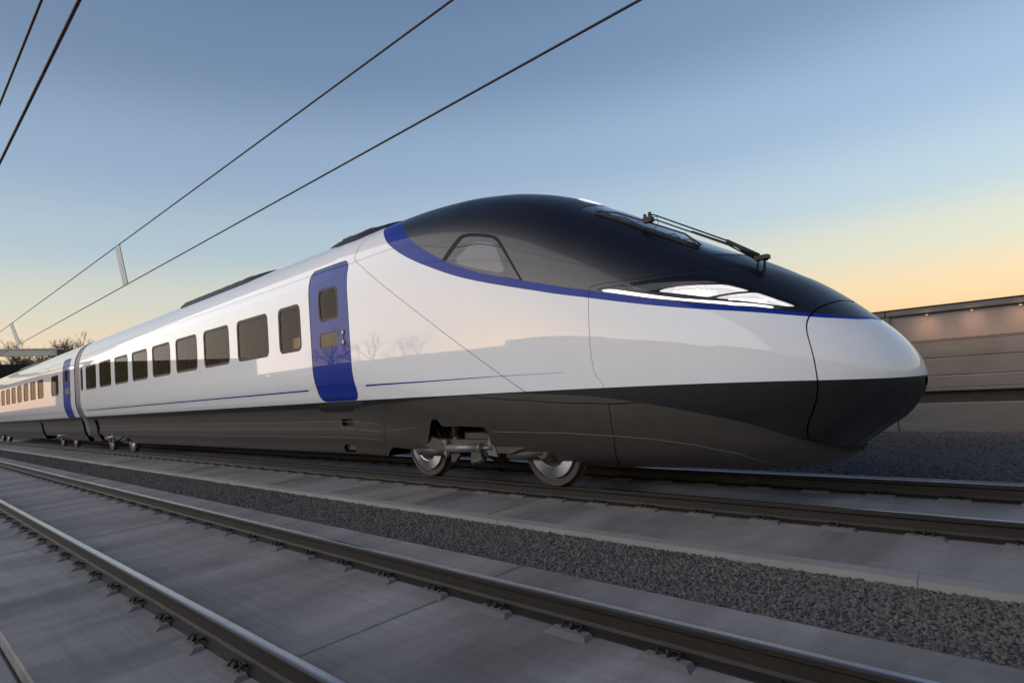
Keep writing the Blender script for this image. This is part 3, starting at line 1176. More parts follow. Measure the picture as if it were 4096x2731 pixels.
cabM = patch(CABO, (1.90, 2.34), (.29, .43), grow=.004)
cab_in, cab_ring = clip(cabM, f_poly(cabM, CABI))
cab_in = clip(cab_in, f_poly(cab_in, CABI) + .005)[0]
qp, ci = clip(cab_in, f_poly(cab_in, smooth_poly(CABP, 1)))
for s in (-1, 1):
    cw = emit('cab_window', [(cab_ring, 0)], -.002, cab_frame, car1, (s,))
    emit('pane', [(ci, 0)], -.006, cab_glass, cw, (s,))
    emit('pane', [(qp, 0)], -.006, cab_pane, cw, (s,))
WSP_ = WSP
wsM = patch(WSP, (1.22, 1.87), (0, .16), grow=.006)
wso = lambda M: -.004 - .03 * np.clip(-f_poly(M, WSP) / .25, 0, 1) ** 1.2
emit('windscreen', [(wsM, 0)], wso, ws_glass, car1)
cwM = patch(COWL, (.94, 1.33), (0, .18), grow=.004)
cwo = lambda M: -.003 - .02 * np.clip(-f_poly(M, COWL) / .2, 0, 1) ** 1.2
emit('windscreen_cowl', [(cwM, 0)], cwo, black_gloss, car1)
# top marker lamp, over the windscreen
ml = patch([[1.945, -.02], [1.94, .012], [1.915, .030], [1.885, .034], [1.862, .020], [1.855, -.02]], (1.84, 1.96), (0, .05), step=.006, tstep=.002)
emit('marker_lamp', [(ml, 0)], .010, lamp_on, car1)

# headlight cluster, both sides
for s in (-1, 1):
    box = patch(HLO, (.86, 1.72), (.25, .42), grow=-.006)
    hc = emit('headlight', [(box, 0)], lambda M: -.05 * np.clip(-f_poly(M, HLO) / .03, 0, 1) - .004, trim, car1, (s,))
    stp = patch(STRIP, (.98, 1.68), (.30, .41), step=.010, tstep=.0012)
    emit('light_strip', [(stp, 0)], -.006, lamp_on, hc, (s,))
    for poly in (LAMP1, LAMP2):
        L = patch(poly, (.9, 1.5), (.27, .37), tstep=.003)
        lb = emit('lamp_bowl', [(L, 0)], lambda M, q=poly: -.010 - .035 * np.sqrt(np.clip(-f_poly(M, q) / .045, 0, 1)), lamp_soft, hc, (s,))
        # shining reflector fins and small led lenses inside each bowl
    mb = MB()
    for (pa, ta, pb, tb_, n_) in ((1.385, .3415, 1.265, .3345, 5), (1.335, .3275, 1.255, .3185, 4), (1.175, .3285, 1.06, .3045, 5), (1.12, .3170, 1.05, .2965, 3)):
        for q in range(n_):
            f_ = q / n_
            p_, t_ = pa + (pb - pa) * f_, ta + (tb_ - ta) * f_
            pts = [on(p_ + .012, t_ + .0062, -.026, s), on(p_ - .006, t_ + .0035, -.018, s), on(p_ - .022, t_ - .001, -.016, s), on(p_ - .034, t_ - .0065, -.022, s)]
            mb.tube(pts, .0042, 6, r2=.0065)
    o = mb.build('lamp', lamp_on, hc)
    o['kind'] = 'stuff'
    # grille slats
    G = patch(GRI, (1.20, 1.6), (.265, .38))
    emit('grille', [(G, 0)], -.048, bogie_dark, hc, (s,))
    mb = MB()
    for q in range(13):
        # slats run fore and aft, stacked down the opening
        f_ = q / 12
        seg = []
        for r_ in np.linspace(0, 1, 26):
            p_ = 1.56 - .33 * r_
            t_ = .262 + .118 * (p_ - 1.20) / .4 + .034 * f_ - .006
            seg.append((p_, t_))
        M = PM(np.array(seg), [])
        fv = f_poly(M, GRI)
        run = []
        for (pt, d_) in zip(seg, fv):
            if d_ < -.004:
                run.append(on(pt[0], pt[1], -.028, s))
        if len(run) > 2:
            mb.tube(run, .0075, 4)
    mb.build('grille_slat', slat_m, hc)
    Lm = patch(HLO, (.86, 1.72), (.25, .42), grow=.002)
    emit('lens', [(Lm, 0)], -.0015, lens_glass, hc, (s,))

# dark shell under the panels (what shows in the joints)
und = sub(BASE, hole_f + [lambda M: f_rrect(M, DOOR1[0] + .31, DOOR1[0] + .945, 2.62, 3.18, .12), lambda M: f_poly(M, HLO), lambda M: f_poly(M, CUT), lambda M: f_poly(M, cut_rear(-25.5))])
und = clip(und, (XT - und.P[:, 0] ** 2) - (-1.25))[0]
emit('under_shell', [(und, 0)], -.055, shell_dark, car1)


def skirt_parts(car, pa, pb, cuts, seams, vents, dx=.05):
    pl = [p for p in ps if pa <= p <= pb]
    if pl[0] > pa + 1e-4:
        pl = [pa] + pl
    fr = [0, .0035, .0106, .0125] + [x for x in np.linspace(.02, 1, 56)]
    A = []
    n = len(fr)
    for p in pl:
        t0 = float(f_skirt(p))
        span = 1 - t0
        L0, L1 = float(arc(p, t0)), float(arc(p, 1.0))
        for q in fr:
            # first rows are metric so the top chamfer keeps its width
            A.append((p, L0 + (L1 - L0) * q if q > .0126 else L0 + q * 3.4 * min(1, (L1 - L0) / .5)))
    A = np.array(A)
    # invert the arc length
    T = np.zeros(len(A))
    for k in range(len(pl)):
        sl = slice(k * n, (k + 1) * n)
        L = arc(np.full(501, pl[k]), _tt)
        T[sl] = np.interp(A[sl, 1], L, _tt)
    P = np.stack([A[:, 0], T], 1)
    F = [(i * n + j, i * n + j + 1, (i + 1) * n + j + 1, (i + 1) * n + j) for i in range(len(pl) - 1) for j in range(n - 1)]
    M = PM(P, F)
    for c in cuts:
        M = clip(M, f_poly(M, c))[1]
    for v in vents:
        M = clip(M, f_poly(M, v))[1]
    off = lambda Q: .002 + .034 * np.clip(sk_val(Q) / .036, 0, 1)
    return M, off


SK1 = [[2.63, .60], [2.638, .7007], [2.645, .7184], [2.646, .7387], [2.663, .8219], [2.678, .8794], [2.719, .925], [2.75, 1.02], [-.05, 1.02], [-.05, .55]]
SK2 = [[1.643, .50], [1.648, .5684], [1.658, .6876], [1.705, .85], [1.752, .9217], [1.76, 1.02], [-.05, 1.02], [-.05, .5]]
V1 = [[2.884, .7866], [2.824, .7866], [2.827, .8203], [2.889, .82]]
V2 = [[2.912, .8937], [2.850, .8937], [2.864, .9125], [2.927, .9125]]
M, off = skirt_parts(car1, .772, PX(XE1), [CUT, cut_rear(-25.5)], [], [V1, V2])
a_, b_ = split_gap(M, SK1, .008)
plow, mid = split_gap(a_, SK2, .008)
emit('nose_skirt', [(plow, 0)], off, grey_front if 'grey_front' in globals() else grey_skirt, car1)
for s in (-1, 1):
    emit('bogie_skirt', [(mid, 0)], off, grey_skirt, car1, (s,))
    emit('side_skirt', [(b_, 0)], off, grey_skirt, car1, (s,))
# vents behind the two openings
for v, z in ((V1, shell_dark), (V2, slat_m)):
    L = patch(v, (2.80, 2.95), (.77, .93), step=.01)
    for s in (-1, 1):
        emit('vent', [(L, 0)], -.02, z, car1, (s,))
# fine lines: cant rail groove, swage lines on the skirt, thin blue line low on the side, second crease
mb = MB()
for s in (-1, 1):
    seam_tube(mb, [[PX(XE1 + .05), t_at(3.49)], [PX(-8.6), t_at(3.49)], [2.531, .3379], [2.446, .3330], [2.36, .3420], [2.26, .3484], [2.174, .3361], [2.139, .3324], [2.036, .3361], [1.865, .343], [1.70, .3417]], .0034, -.001, s)
mb.build('cant_rail_groove', mat('groove_grey', (.075, .075, .08), .6, var=.05), car1)
mb = MB()
for s in (-1, 1):
    for z in (.89, .76, .62):
        seam_tube(mb, [[PX(XE1 + .4), t_at(z)], [PX(-8.35), t_at(z)]], .003, .035, s)
    seam_tube(mb, [[2.638, .8264], [2.5, .79]], .003, .035, s)
    seam_tube(mb, [[2.14, .7246], [2.0, .7080], [1.844, .6902], [1.657, .6869], [1.522, .6938], [1.369, .72], [1.222, .7666], [1.092, .8712]], .0045, .035, s)
mb.build('skirt_line', mat('swage_highlight', (.15, .145, .135), .35, var=.05), car1)


z_line = pchip([-60, -8.4, -6.7, -5.4, -4.7, -4.3], [1.468, 1.462, 1.443, 1.432, 1.418, 1.41])


def blue_line(car, x0, x1, taper=False):
    X = np.linspace(x1, x0, max(8, int((x1 - x0) / .06)))
    ta = []
    M = grid(np.sqrt(XT - X), np.linspace(.505, .68, 110))
    Q = S(M.P[:, 0], M.P[:, 1])
    hw = lambda q: .0135 * (np.clip((x1 - q) / (x1 - x0), .12, 1) if taper else 1.0)
    M = clip(M, S(M.P[:, 0], M.P[:, 1])[:, 2] - z_line(XT - M.P[:, 0] ** 2) - hw(XT - M.P[:, 0] ** 2))[0]
    M = clip(M, S(M.P[:, 0], M.P[:, 1])[:, 2] - z_line(XT - M.P[:, 0] ** 2) + hw(XT - M.P[:, 0] ** 2))[1]
    for s in (-1, 1):
        emit('blue_line', [(M, 0)], .0018, blue, car, (s,))


blue_line(car1, -8.36, -4.40, True)
blue_line(car1, -26.6, -10.23)

for a, b in WIN1:
    for s in (-1, 1):
        car_window(car1, a, b, Z0, Z1, s, r=.13 if b - a > .5 else .1)
for s in (-1, 1):
    build_door(car1, *DOOR1, s)
    # step below the door: dark carrier plate with a recessed tread
    mb = MB()
    V = []
    q = [(-10.16, 1.155), (-8.30, 1.165), (-8.34, 1.055), (-10.0, 1.055)]
    ya = [1.235, 1.235, 1.195, 1.195]
    V = [(x, CY + s * (y + .012), z) for (x, z), y in zip(q, ya)] + [(x, CY + s * (y - .05), z) for (x, z), y in zip(q, ya)]
    mb.add(V, [(0, 1, 2, 3), (7, 6, 5, 4), (0, 4, 5, 1), (1, 5, 6, 2), (2, 6, 7, 3), (3, 7, 4, 0)])
    st = mb.build('door_step', band, car1)
    mb = MB()
    V = [(x, CY + s * y, z) for x, y, z in ((-9.72, 1.265, 1.21), (-8.60, 1.265, 1.215), (-8.62, 1.235, 1.13), (-9.60, 1.235, 1.125))] + [(x, CY + s * y, z) for x, y, z in ((-9.72, 1.15, 1.21), (-8.60, 1.15, 1.215), (-8.62, 1.15, 1.13), (-9.60, 1.15, 1.125))]
    mb.add(V, [(0, 1, 2, 3), (7, 6, 5, 4), (0, 4, 5, 1), (1, 5, 6, 2), (2, 6, 7, 3), (3, 7, 4, 0)])
    mb.build('tread', shell_dark, st)

interior(car1, -26.9, -8.2, holes1 + [(DOOR1[0] + .31, DOOR1[0] + .945, 2.62, 3.18)])
seats(car1, -26.2, -11.2)
bogie(car1, -6.30)
bogie(car1, -24.25)
roof_unit(car1, -10.35, -8.1, .25, .045)
roof_unit(car1, -18.3, -12.6, .25, .045)


def end_wall(car, X, face):
    ts = np.linspace(0, 1, 60)
    W1, _ = surf(np.full(60, PX(X)), ts, -.02, -1)
    W2, _ = surf(np.full(60, PX(X)), ts, -.02, 1)
    V = list(W1) + list(W2[::-1])
    c = (X, CY, 2.3)
    n = len(V)
    mk('end_wall', V + [np.array(c)], [(i, (i + 1) % n, n) for i in range(n)], shell_dark, car)


end_wall(car1, XE1, -1)

# wiper: base posts, arm with two rods, carrier and long blade
wp = MB()
pv = Vector((-2.345, 6.30, 2.43))
for dx, dy in ((-.028, -.02), (.028, .03)):
    foot = Vector((pv.x - .035 + dx, pv.y + dy, 2.25))
    wp.tube([foot, foot + Vector((.012, 0, .055))], .020, 12)
    wp.tube([foot + Vector((.012, 0, .055)), pv + Vector((dx * .8, dy, -.01))], .013, 10)
    wp.tube([pv + Vector((dx - .02, dy, -.02)), pv + Vector((dx + .02, dy, -.02))], .026, 12)
wp.box(pv.x - .06, pv.x + .07, pv.y - .045, pv.y + .055, pv.z - .03, pv.z + .012)
arm = wp.build('windscreen_wiper', rubber, car1)
mb = MB()
h0 = Vector((-3.60, 6.30, 3.165))
mb.tube([pv + Vector((-.03, 0, .012)), Vector((-2.69, 6.30, 2.672))], .028, 10, r2=.016)
mb.tube([Vector((-2.69, 6.30, 2.672)), Vector((-3.52, 6.30, 3.155)), h0 + Vector((0, 0, .005))], .0085, 8)
mb.tube([pv + Vector((-.05, .03, -.03)), Vector((-2.69, 6.33, 2.628)), Vector((-3.50, 6.32, 3.09)), h0 + Vector((.02, 0, -.045))], .0085, 8)
mb.tube([pv + Vector((-.05, .06, -.03)), Vector((-2.62, 6.36, 2.60)), Vector((-3.1, 6.35, 2.87))], .010, 8)
mb.build('arm', rubber, arm)
mb = MB()
mb.bbox(h0.x - .05, h0.x + .06, h0.y - .045, h0.y + .03, h0.z - .085, h0.z - .02, .008)
mb.box(h0.x - .045, h0.x - .02, h0.y - .03, h0.y, h0.z - .02, h0.z + .02)
mb.box(h0.x + .02, h0.x + .05, h0.y - .03, h0.y, h0.z - .03, h0.z + .03)
mb.build('carrier', rubber, arm)
mb = MB()
B = [on(p_, t_, .02) for p_, t_ in ((1.775, .136), (1.70, .133), (1.60, .124), (1.50, .116), (1.44, .116), (1.375, .120))]
mb.tube(B, .014, 6)
mb.tube([(b_[0], b_[1], b_[2] - .016) for b_ in B], .006, 4)
up = lambda k, h: Vector(B[k]) + Vector((.0, .05, h))
mb.tube([up(0, .02), up(1, .07), h0 + Vector((-.02, 0, -.07)), up(4, .085), up(5, .02)], .010, 6)
for k in (0, 1, 3, 4):
    a_v, b_v = Vector(B[k]), Vector(B[k + 1])
    mb.tube([a_v + Vector((0, 0, .012)), a_v.lerp(b_v, .35) + Vector((0, .02, .045)), a_v.lerp(b_v, .8) + Vector((0, 0, .014))], .006, 5)
for sg in (-1, 1):
    mb.tube([h0 + Vector((sg * .05, 0, -.03)), h0 + Vector((sg * .13, -.02, -.05)), h0 + Vector((sg * .14, -.03, -.13)), h0 + Vector((sg * .07, -.03, -.19))], .004, 5)
mb.build('blade', rubber, arm)

# ------------------------------------------------------------------ second car
XS2, XE2 = -28.0, -53.2
car2 = thing('train_car', 'white second train car with blue end door behind the cab car', 'train car', (-41, CY, 0), 'cars of the white and blue train')
ps2 = [PX(x) for x in np.arange(XS2, XE2, -.10)]
B2 = grid(ps2, ROWS)
up2, _ = clip(B2, sk_val(B2, .03))
wh2, bd2 = clip(up2, belt_val(up2))
holes2 = [(a, b, Z0, Z1) for a, b in WIN2]
wh2 = sub(wh2, [lambda M, h=h: f_rrect(M, *h, .13) for h in holes2] + [lambda M: f_rrect(M, *DOOR2, .17)])
emit('body_shell', [(wh2, 0)], 0.0, white, car2)
emit('lower_band', [(bd2, 0)], 0.0, band, car2)
ps_keep = ps
ps = ps2
M, off = skirt_parts(car2, ps2[0], ps2[-1], [cut_rear(-35.6), cut_rear(-51.3)], [], [])
for s in (-1, 1):
    emit('side_skirt', [(M, 0)], off, grey_skirt, car2, (s,))
ps = ps_keep
u2 = sub(B2, [lambda M, h=h: f_rrect(M, *h, .13) for h in holes2] + [lambda M: f_rrect(M, DOOR2[0] + .31, DOOR2[0] + .945, 2.62, 3.18, .12), lambda M: f_poly(M, cut_rear(-35.6)), lambda M: f_poly(M, cut_rear(-51.3))])
emit('under_shell', [(u2, 0)], -.055, shell_dark, car2)
for a, b in WIN2:
    for s in (-1, 1):
        car_window(car2, a, b, Z0, Z1, s)
for s in (-1, 1):
    build_door(car2, *DOOR2, s)
interior(car2, -53, -28.2, holes2 + [(DOOR2[0] + .31, DOOR2[0] + .945, 2.62, 3.18)])
seats(car2, -52.6, -31.2)
bogie(car2, -32.3)
bogie(car2, -50.1)
roof_unit(car2, -44.0, -37.2, .25, .05)
end_wall(car2, XE2, -1)
end_wall(car2, XS2, 1)
mb = MB()
for s in (-1, 1):
    seam_tube(mb, [[PX(XE2 + .1), t_at(3.49)], [PX(XS2 - .1), t_at(3.49)]], .006, -.002, s)
mb.build('cant_rail_groove', MATS['groove_grey'], car2)
# bellows between the cars
tsb = [t for t in ROWS if t <= .90]
Mb = grid([PX(x) for x in np.linspace(XE1 - .03, XS2 + .03, 31)], tsb)
emit('gangway_bellows', [(Mb, 0)], lambda Q: -.035 + .022 * np.cos((XT - Q.P[:, 0] ** 2 - XS2) / (XE1 - XS2) * 2 * np.pi * 3), bellow_m, car2)

# ------------------------------------------------------------------ ground, ballast
ZB_, ZS = -.30, -.17
mb = MB()
mb.add([(-2500, -1500, -.32), (900, -1500, -.32), (900, 2500, -.32), (-2500, 2500, -.32)], [(0, 1, 2, 3)])
g = mb.build('ground', earth)
g['kind'] = 'structure'
mb = MB()
mb.add([(-160, -1.2, ZB_), (14, -1.2, ZB_), (14, 14.44, ZB_), (-160, 14.44, ZB_)], [(0, 1, 2, 3)])
bal = mb.build('ballast_bed', ballast_g)
bal['kind'] = 'structure'

mb = MB()
mb.add([(-160, 3.70, -.232), (14, 3.70, -.232), (14, 4.90, -.232), (-160, 4.90, -.232)], [(0, 1, 2, 3)])
b2 = mb.build('ballast_strip', ballast_g)
b2['kind'] = 'structure'
# stones: joined piles that repeat along the track (nobody could count them)
rng = random.Random(3)


stone_shade = mat('ballast_stone_shaded', (.072, .069, .072), .85, var=.35, vscale=12)  # same stone, with the shade beside the train put into its colour


def stone_pile(name, x0, x1, y0, y1, dens, r0, r1, zc=ZB_, mt=None):
    V, Fc = [], []
    n = int((x1 - x0) * (y1 - y0) * dens)
    for _ in range(n):
        x, y = rng.uniform(x0, x1), rng.uniform(y0, y1)
        r = rng.uniform(r0, r1)
        z = zc + r * rng.uniform(-.1, .55)
        a = rng.uniform(0, 6.28)
        sx, sy, sz = r * rng.uniform(.8, 1.5), r * rng.uniform(.6, 1.1), r * rng.uniform(.45, .9)
        ca_, sa_ = math.cos(a), math.sin(a)
        tx, ty = rng.uniform(-.5, .5), rng.uniform(-.5, .5)
        b0 = len(V)
        for (u_, v_, w_) in ((1, .2, 0), (.1, 1, .15), (-1, .1, -.1), (-.15, -1, .1), (.25, .1, 1), (-.2, -.15, .9), (.1, 0, -1)):
            u_ += rng.uniform(-.25, .25)
            v_ += rng.uniform(-.25, .25)
            px, py, pz = u_ * sx, v_ * sy, w_ * sz + tx * u_ * sz + ty * v_ * sz
            V.append((x + px * ca_ - py * sa_, y + px * sa_ + py * ca_, z + pz))
        for f in ((0, 1, 4), (1, 5, 4), (1, 2, 5), (2, 3, 5), (3, 4, 5), (3, 0, 4), (1, 0, 6), (2, 1, 6), (3, 2, 6), (0, 3, 6)):
            Fc.append(tuple(b0 + i for i in f))
    o = mk(name, V, Fc, mt or stone_m)
    o['kind'] = 'stuff'
    o['label'] = 'dark grey crushed stone ballast'
    return o


stone_pile('ballast_stones', -9, .8, 3.72, 4.86, 2600, .011, .022, -.235)
stone_pile('ballast_stones', -20, -9, 3.72, 4.86, 1500, .015, .028, -.238)
stone_pile('ballast_stones', -45, -20, 3.72, 4.86, 600, .02, .035, -.24)
stone_pile('ballast_stones', -7.0, 1.2, 8.62, 14.4, 900, .018, .036, ZB_, stone_shade)
stone_pile('ballast_stones', -5.5, 0.2, -.3, .62, 1500, .012, .026)


# ------------------------------------------------------------------ tracks
def rail_profile(y, z1):
    h = .172
    z0 = z1 - h
    P = [(-.075, z0), (.075, z0), (.075, z0 + .011), (.018, z0 + .030), (.009, z0 + .05), (.009, z1 - .055), (.018, z1 - .045), (.034, z1 - .038), (.036, z1 - .012), (.028, z1 - .003), (.018, z1),
         (-.018, z1), (-.028, z1 - .003), (-.036, z1 - .012), (-.034, z1 - .038), (-.018, z1 - .045), (-.009, z1 - .055), (-.009, z0 + .05), (-.018, z0 + .030), (-.075, z0 + .011)]
    mi = [0] * len(P)
    for k in (9, 10, 11):
        mi[k] = 1
    return [(y + a, b) for a, b in P], mi


seat_c = mat('rail_seat_concrete', (.165, .150, .138), .8, spec=.2, var=.2, vscale=3)


def fastener_mesh():
    mb = MB()
    for s in (-1, 1):
        ya, yb = sorted((s * .085, s * .27))
        # sloped concrete shoulder
        V = [(-.15, s * .085, ZS), (.15, s * .085, ZS), (.165, s * .19, ZS), (-.165, s * .19, ZS), (-.13, s * .09, ZS + .024), (.13, s * .09, ZS + .024), (.12, s * .14, ZS + .020), (-.12, s * .14, ZS + .020)]
        mb.add(V, [(0, 1, 2, 3), (4, 5, 6, 7), (0, 1, 5, 4), (1, 2, 6, 5), (2, 3, 7, 6), (3, 0, 4, 7)], 0)
        # clip
        mb.tube([(-.06, s * .12, ZS + .03), (-.07, s * .085, ZS + .045), (-.05, s * .055, ZS + .035), (.05, s * .055, ZS + .035), (.07, s * .085, ZS + .045), (.06, s * .12, ZS + .03)], .0085, 5, 1)
        mb.tube([(0, s * .10, ZS + .02), (0, s * .10, ZS + .058)], .014, 6, 1)
    o = mb.build('rail_fastener', [seat_c, rail_side], None, (0, 0, 0))
    return o


fproto = fastener_mesh()
FM = fproto.data
COL.objects.unlink(fproto)
bpy.data.objects.remove(fproto)


def track(label, rails, y0, y1, panel0, near_n, far_x, kerb=None):
    tr = thing('railway_track', label, 'railway track', (-10, (y0 + y1) / 2, ZB_), 'slab tracks side by side')
    for y in rails:
        pf, mi = rail_profile(y, 0.0)
        mb = MB()
        mb.extrude_x(pf, -150, 12, 0, 1, mi)
        mb.build('rail', [rail_side, rail_top], tr)
    L = 5.65
    k = 0
    x = 6.0 + panel0
    far = MB()
    while x > -150:
        if x > -70:
            mb = MB()
            mb.bbox(x - L + .007, x, y0, y1, ZB_ - .05, ZS, .012)
            mb.build('slab', concrete, tr)
        else:
            far.bbox(x - L + .007, x, y0, y1, ZB_ - .05, ZS, .012)
        x -= L
    o = far.build('slab', concrete, tr)
    o['kind'] = 'stuff'
    base = origin(tr)
    rest_ = MB()
    fv = [tuple(v.co) for v in FM.vertices]
    ff_ = [tuple(p.vertices) for p in FM.polygons]
    fm_ = [p.material_index for p in FM.polygons]
    for y in rails:
        for q in range(int((far_x + 3) / .65)):
            X = 2.0 - .65 * q + .12
            if q < near_n:
                link('rail_fastener', FM, tr, (X - base.x, y - base.y, -base.z))
            else:
                n0 = len(rest_.v)
                rest_.v += [(a + X, b + y, c) for a, b, c in fv]
                rest_.f += [tuple(i + n0 for i in f) for f in ff_]
                rest_.m += fm_
                rest_.sm += [False] * len(ff_)
    o = rest_.build('rail_fastener', [seat_c, rail_side], tr)
    o['kind'] = 'stuff'
    return tr


track('concrete slab track under the train, with two shiny rails', (6.015, 7.525), 4.93, 8.63, 0.0, 40, 60)
t2 = track('empty concrete slab track in the foreground, its nearest rail crossing the bottom left', (1.535, 3.005), .64, 3.74, 1.7, 42, 60)
# kerb along the train's slab
mb = MB()
x = 5.0
kb = thing('kerb', 'long pale concrete kerb along the ballast beside the train track', 'kerb', (-10, 4.88, ZB_))
while x > -70:
    mb = MB()
    V = [(x - 1.996, 4.80, ZB_ - .03), (x, 4.80, ZB_ - .03), (x, 4.925, ZB_ - .03), (x - 1.996, 4.925, ZB_ - .03), (x - 1.996, 4.83, ZS - .005), (x, 4.83, ZS - .005), (x, 4.925, ZS + .012), (x - 1.996, 4.925, ZS + .012)]
    mb.add(V, [(3, 2, 1, 0), (0, 1, 5, 4), (1, 2, 6, 5), (2, 3, 7, 6), (3, 0, 4, 7), (4, 5, 6, 7)])
    mb.build('kerb_stone', concrete_l, kb)
    x -= 2.0
mb = MB()
mb.bbox(-60, 8, .50, .632, ZB_ - .02, ZB_ + .055, .02)
k2 = mb.build('kerb', concrete_l, None, (-10, .56, ZB_))
tag(k2, 'narrow concrete ledge at the edge of the nearest slab, bottom left corner', 'kerb')

# ------------------------------------------------------------------ wall on the far side
wall = thing('noise_barrier', 'long grey trackside wall with pale upper panels and coping behind the nose', 'wall', (-10, 14.5, ZB_))
WY = 14.46
x = 9.0
first = None
PW = 2.4
objs = []
segs = [('plinth_panel', WY, WY + .3, -.33, .27, wall_plinth, .02), ('recess_panel', WY + .10, WY + .3, .27, .50, wall_recess, .0),
        ('rail_board', WY - .02, WY + .3, .50, .56, wall_cap, .01),
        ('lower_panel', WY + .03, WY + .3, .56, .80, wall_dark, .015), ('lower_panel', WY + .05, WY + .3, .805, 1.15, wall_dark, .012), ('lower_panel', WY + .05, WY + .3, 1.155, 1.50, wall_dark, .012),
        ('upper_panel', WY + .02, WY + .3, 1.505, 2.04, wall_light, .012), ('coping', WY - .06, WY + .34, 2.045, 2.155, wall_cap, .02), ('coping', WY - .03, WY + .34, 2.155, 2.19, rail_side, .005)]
me_cache = []
n_seg = 0
far = MB()
while x > -120:
    for nm, ya, yb, za, zb, mt, bv in segs:
        mb = MB()
        if x > -34:
            if bv:
                # chamfer the front edges
                b = bv
                V = [(x - PW + .012, ya + b, za), (x, ya + b, za), (x, yb, za), (x - PW + .012, yb, za), (x - PW + .012, ya + b, zb), (x, ya + b, zb), (x, yb, zb), (x - PW + .012, yb, zb),
                     (x - PW + .012 + b, ya, za + b), (x - b, ya, za + b), (x - b, ya, zb - b), (x - PW + .012 + b, ya, zb - b)]
                mb.add(V, [(8, 9, 10, 11), (0, 1, 9, 8), (1, 5, 10, 9), (5, 4, 11, 10), (4, 0, 8, 11), (4, 5, 6, 7), (0, 3, 2, 1), (0, 4, 7, 3), (1, 2, 6, 5), (3, 7, 6, 2)])
            else:
                mb.box(x - PW + .012, x, ya, yb, za, zb)
            mb.build(nm, mt, wall)
        else:
            far.box(x - PW + .012, x, ya, yb, za, zb)
    x -= PW
# posts
mb = MB()
x = 9.0
while x > -34:
    m2 = MB()
    m2.box(x - .06, x + .06, WY - .03, WY + .32, .56, 2.04)
    m2.build('post', wall_dark, wall)
    x -= PW
o = far.build('wall_panel', wall_dark, wall)
o['kind'] = 'stuff'
# small lamps added under the coping to make warm pools on the wall
for k, x in enumerate((-2.29, -1.57, -.85, -.13, .59)):
    lp = MB()
    lp.bbox(x - .03, x + .03, WY - .02, WY + .02, 2.018, 2.043, .006)
    o = lp.build('added_wall_lamp', wall_cap, None, (x, WY - .02, 2.0))
    tag(o, ('added downlight for a warm pool on the wall, closest to the nose of the train', 'second added downlight under the wall coping, counting from the train nose', 'third added downlight under the wall coping, counting from the train nose',
            'fourth added downlight under the wall coping, counting from the train nose', 'fifth added downlight under the wall coping, beyond the right edge')[k], 'lamp', 'added downlights along the trackside wall')
    l2 = MB()
    l2.box(x - .02, x + .02, WY - .018, WY + .0, 2.010, 2.0165)
    l2.build('lamp_face', lampglow, o)
    ld = bpy.data.lights.new('downlight', 'SPOT')  # added source for one warm pool on the wall
    ld.energy = 17
    ld.color = (1, .62, .42)
    ld.spot_size = R(120)
    ld.spot_blend = 1
    ld.shadow_soft_size = .25
    lo = bpy.data.objects.new('downlight', ld)
    COL.objects.link(lo)
    lo.parent = o
    lo.location = (0, -.20, .06)
    lo.rotation_euler = (R(16), 0, 0)

# ------------------------------------------------------------------ overhead line
def wire(name, pts, r, label, grp='overhead wires'):
    c = MB()
    c.tube(pts, r, 8)
    o = c.build(name, wire_m, None, pts[len(pts) // 2])
    tag(o, label, 'wire', grp)
    return o


def sag(y0, z0, amp=0, n=24, x0=-110, x1=20):
    return [(x0 + (x1 - x0) * i / n, y0, z0) for i in range(n + 1)]


wire('contact_wire', [(x, 6.77, 6.03 - .0030 * x) for x in np.linspace(-66, 20, 30)] + [], .019, 'lower overhead wire above the train, the one nearest its roof')
wire('catenary_wire', [(x, 6.77, 7.755 - .0025 * x) for x in np.linspace(-66, 20, 30)], .020, 'upper overhead wire above the train, second sloping line from the right')
wire('contact_wire', [(x, 1.70, 6.105) for x in np.linspace(-66, 20, 30)], .024, 'thick lower wire over the empty track, second line from the left edge')
wire('catenary_wire', [(x, 1.905, 7.85) for x in np.linspace(-66, 20, 30)], .022, 'upper wire over the empty track, leftmost line at the top left corner')
for (xa, za, xb, zb, lab) in ((-27.26, 7.80, -26.35, 6.12, 'pale raked strut hanging between the two wires above the train, the nearer one'),
                              (-53.5, 7.86, -50.6, 6.19, 'pale raked strut between the two wires at the far left, the farther one')):
    c = MB()
    w_ = .30 if xa > -40 else .60
    V = [(xa - w_, 6.755, za), (xa + w_, 6.755, za), (xb + w_, 6.755, zb), (xb - w_, 6.755, zb)]
    V += [(a, 6.785, d) for a, b, d in V]
    c.add(V, [(0, 1, 2, 3), (7, 6, 5, 4), (0, 4, 5, 1), (1, 5, 6, 2), (2, 6, 7, 3), (3, 7, 4, 0)])
    o = c.build('catenary_strut', strap_m, None, ((xa + xb) / 2, 6.77, (za + zb) / 2))
    tag(o, lab, 'strut', 'struts between the overhead wires')

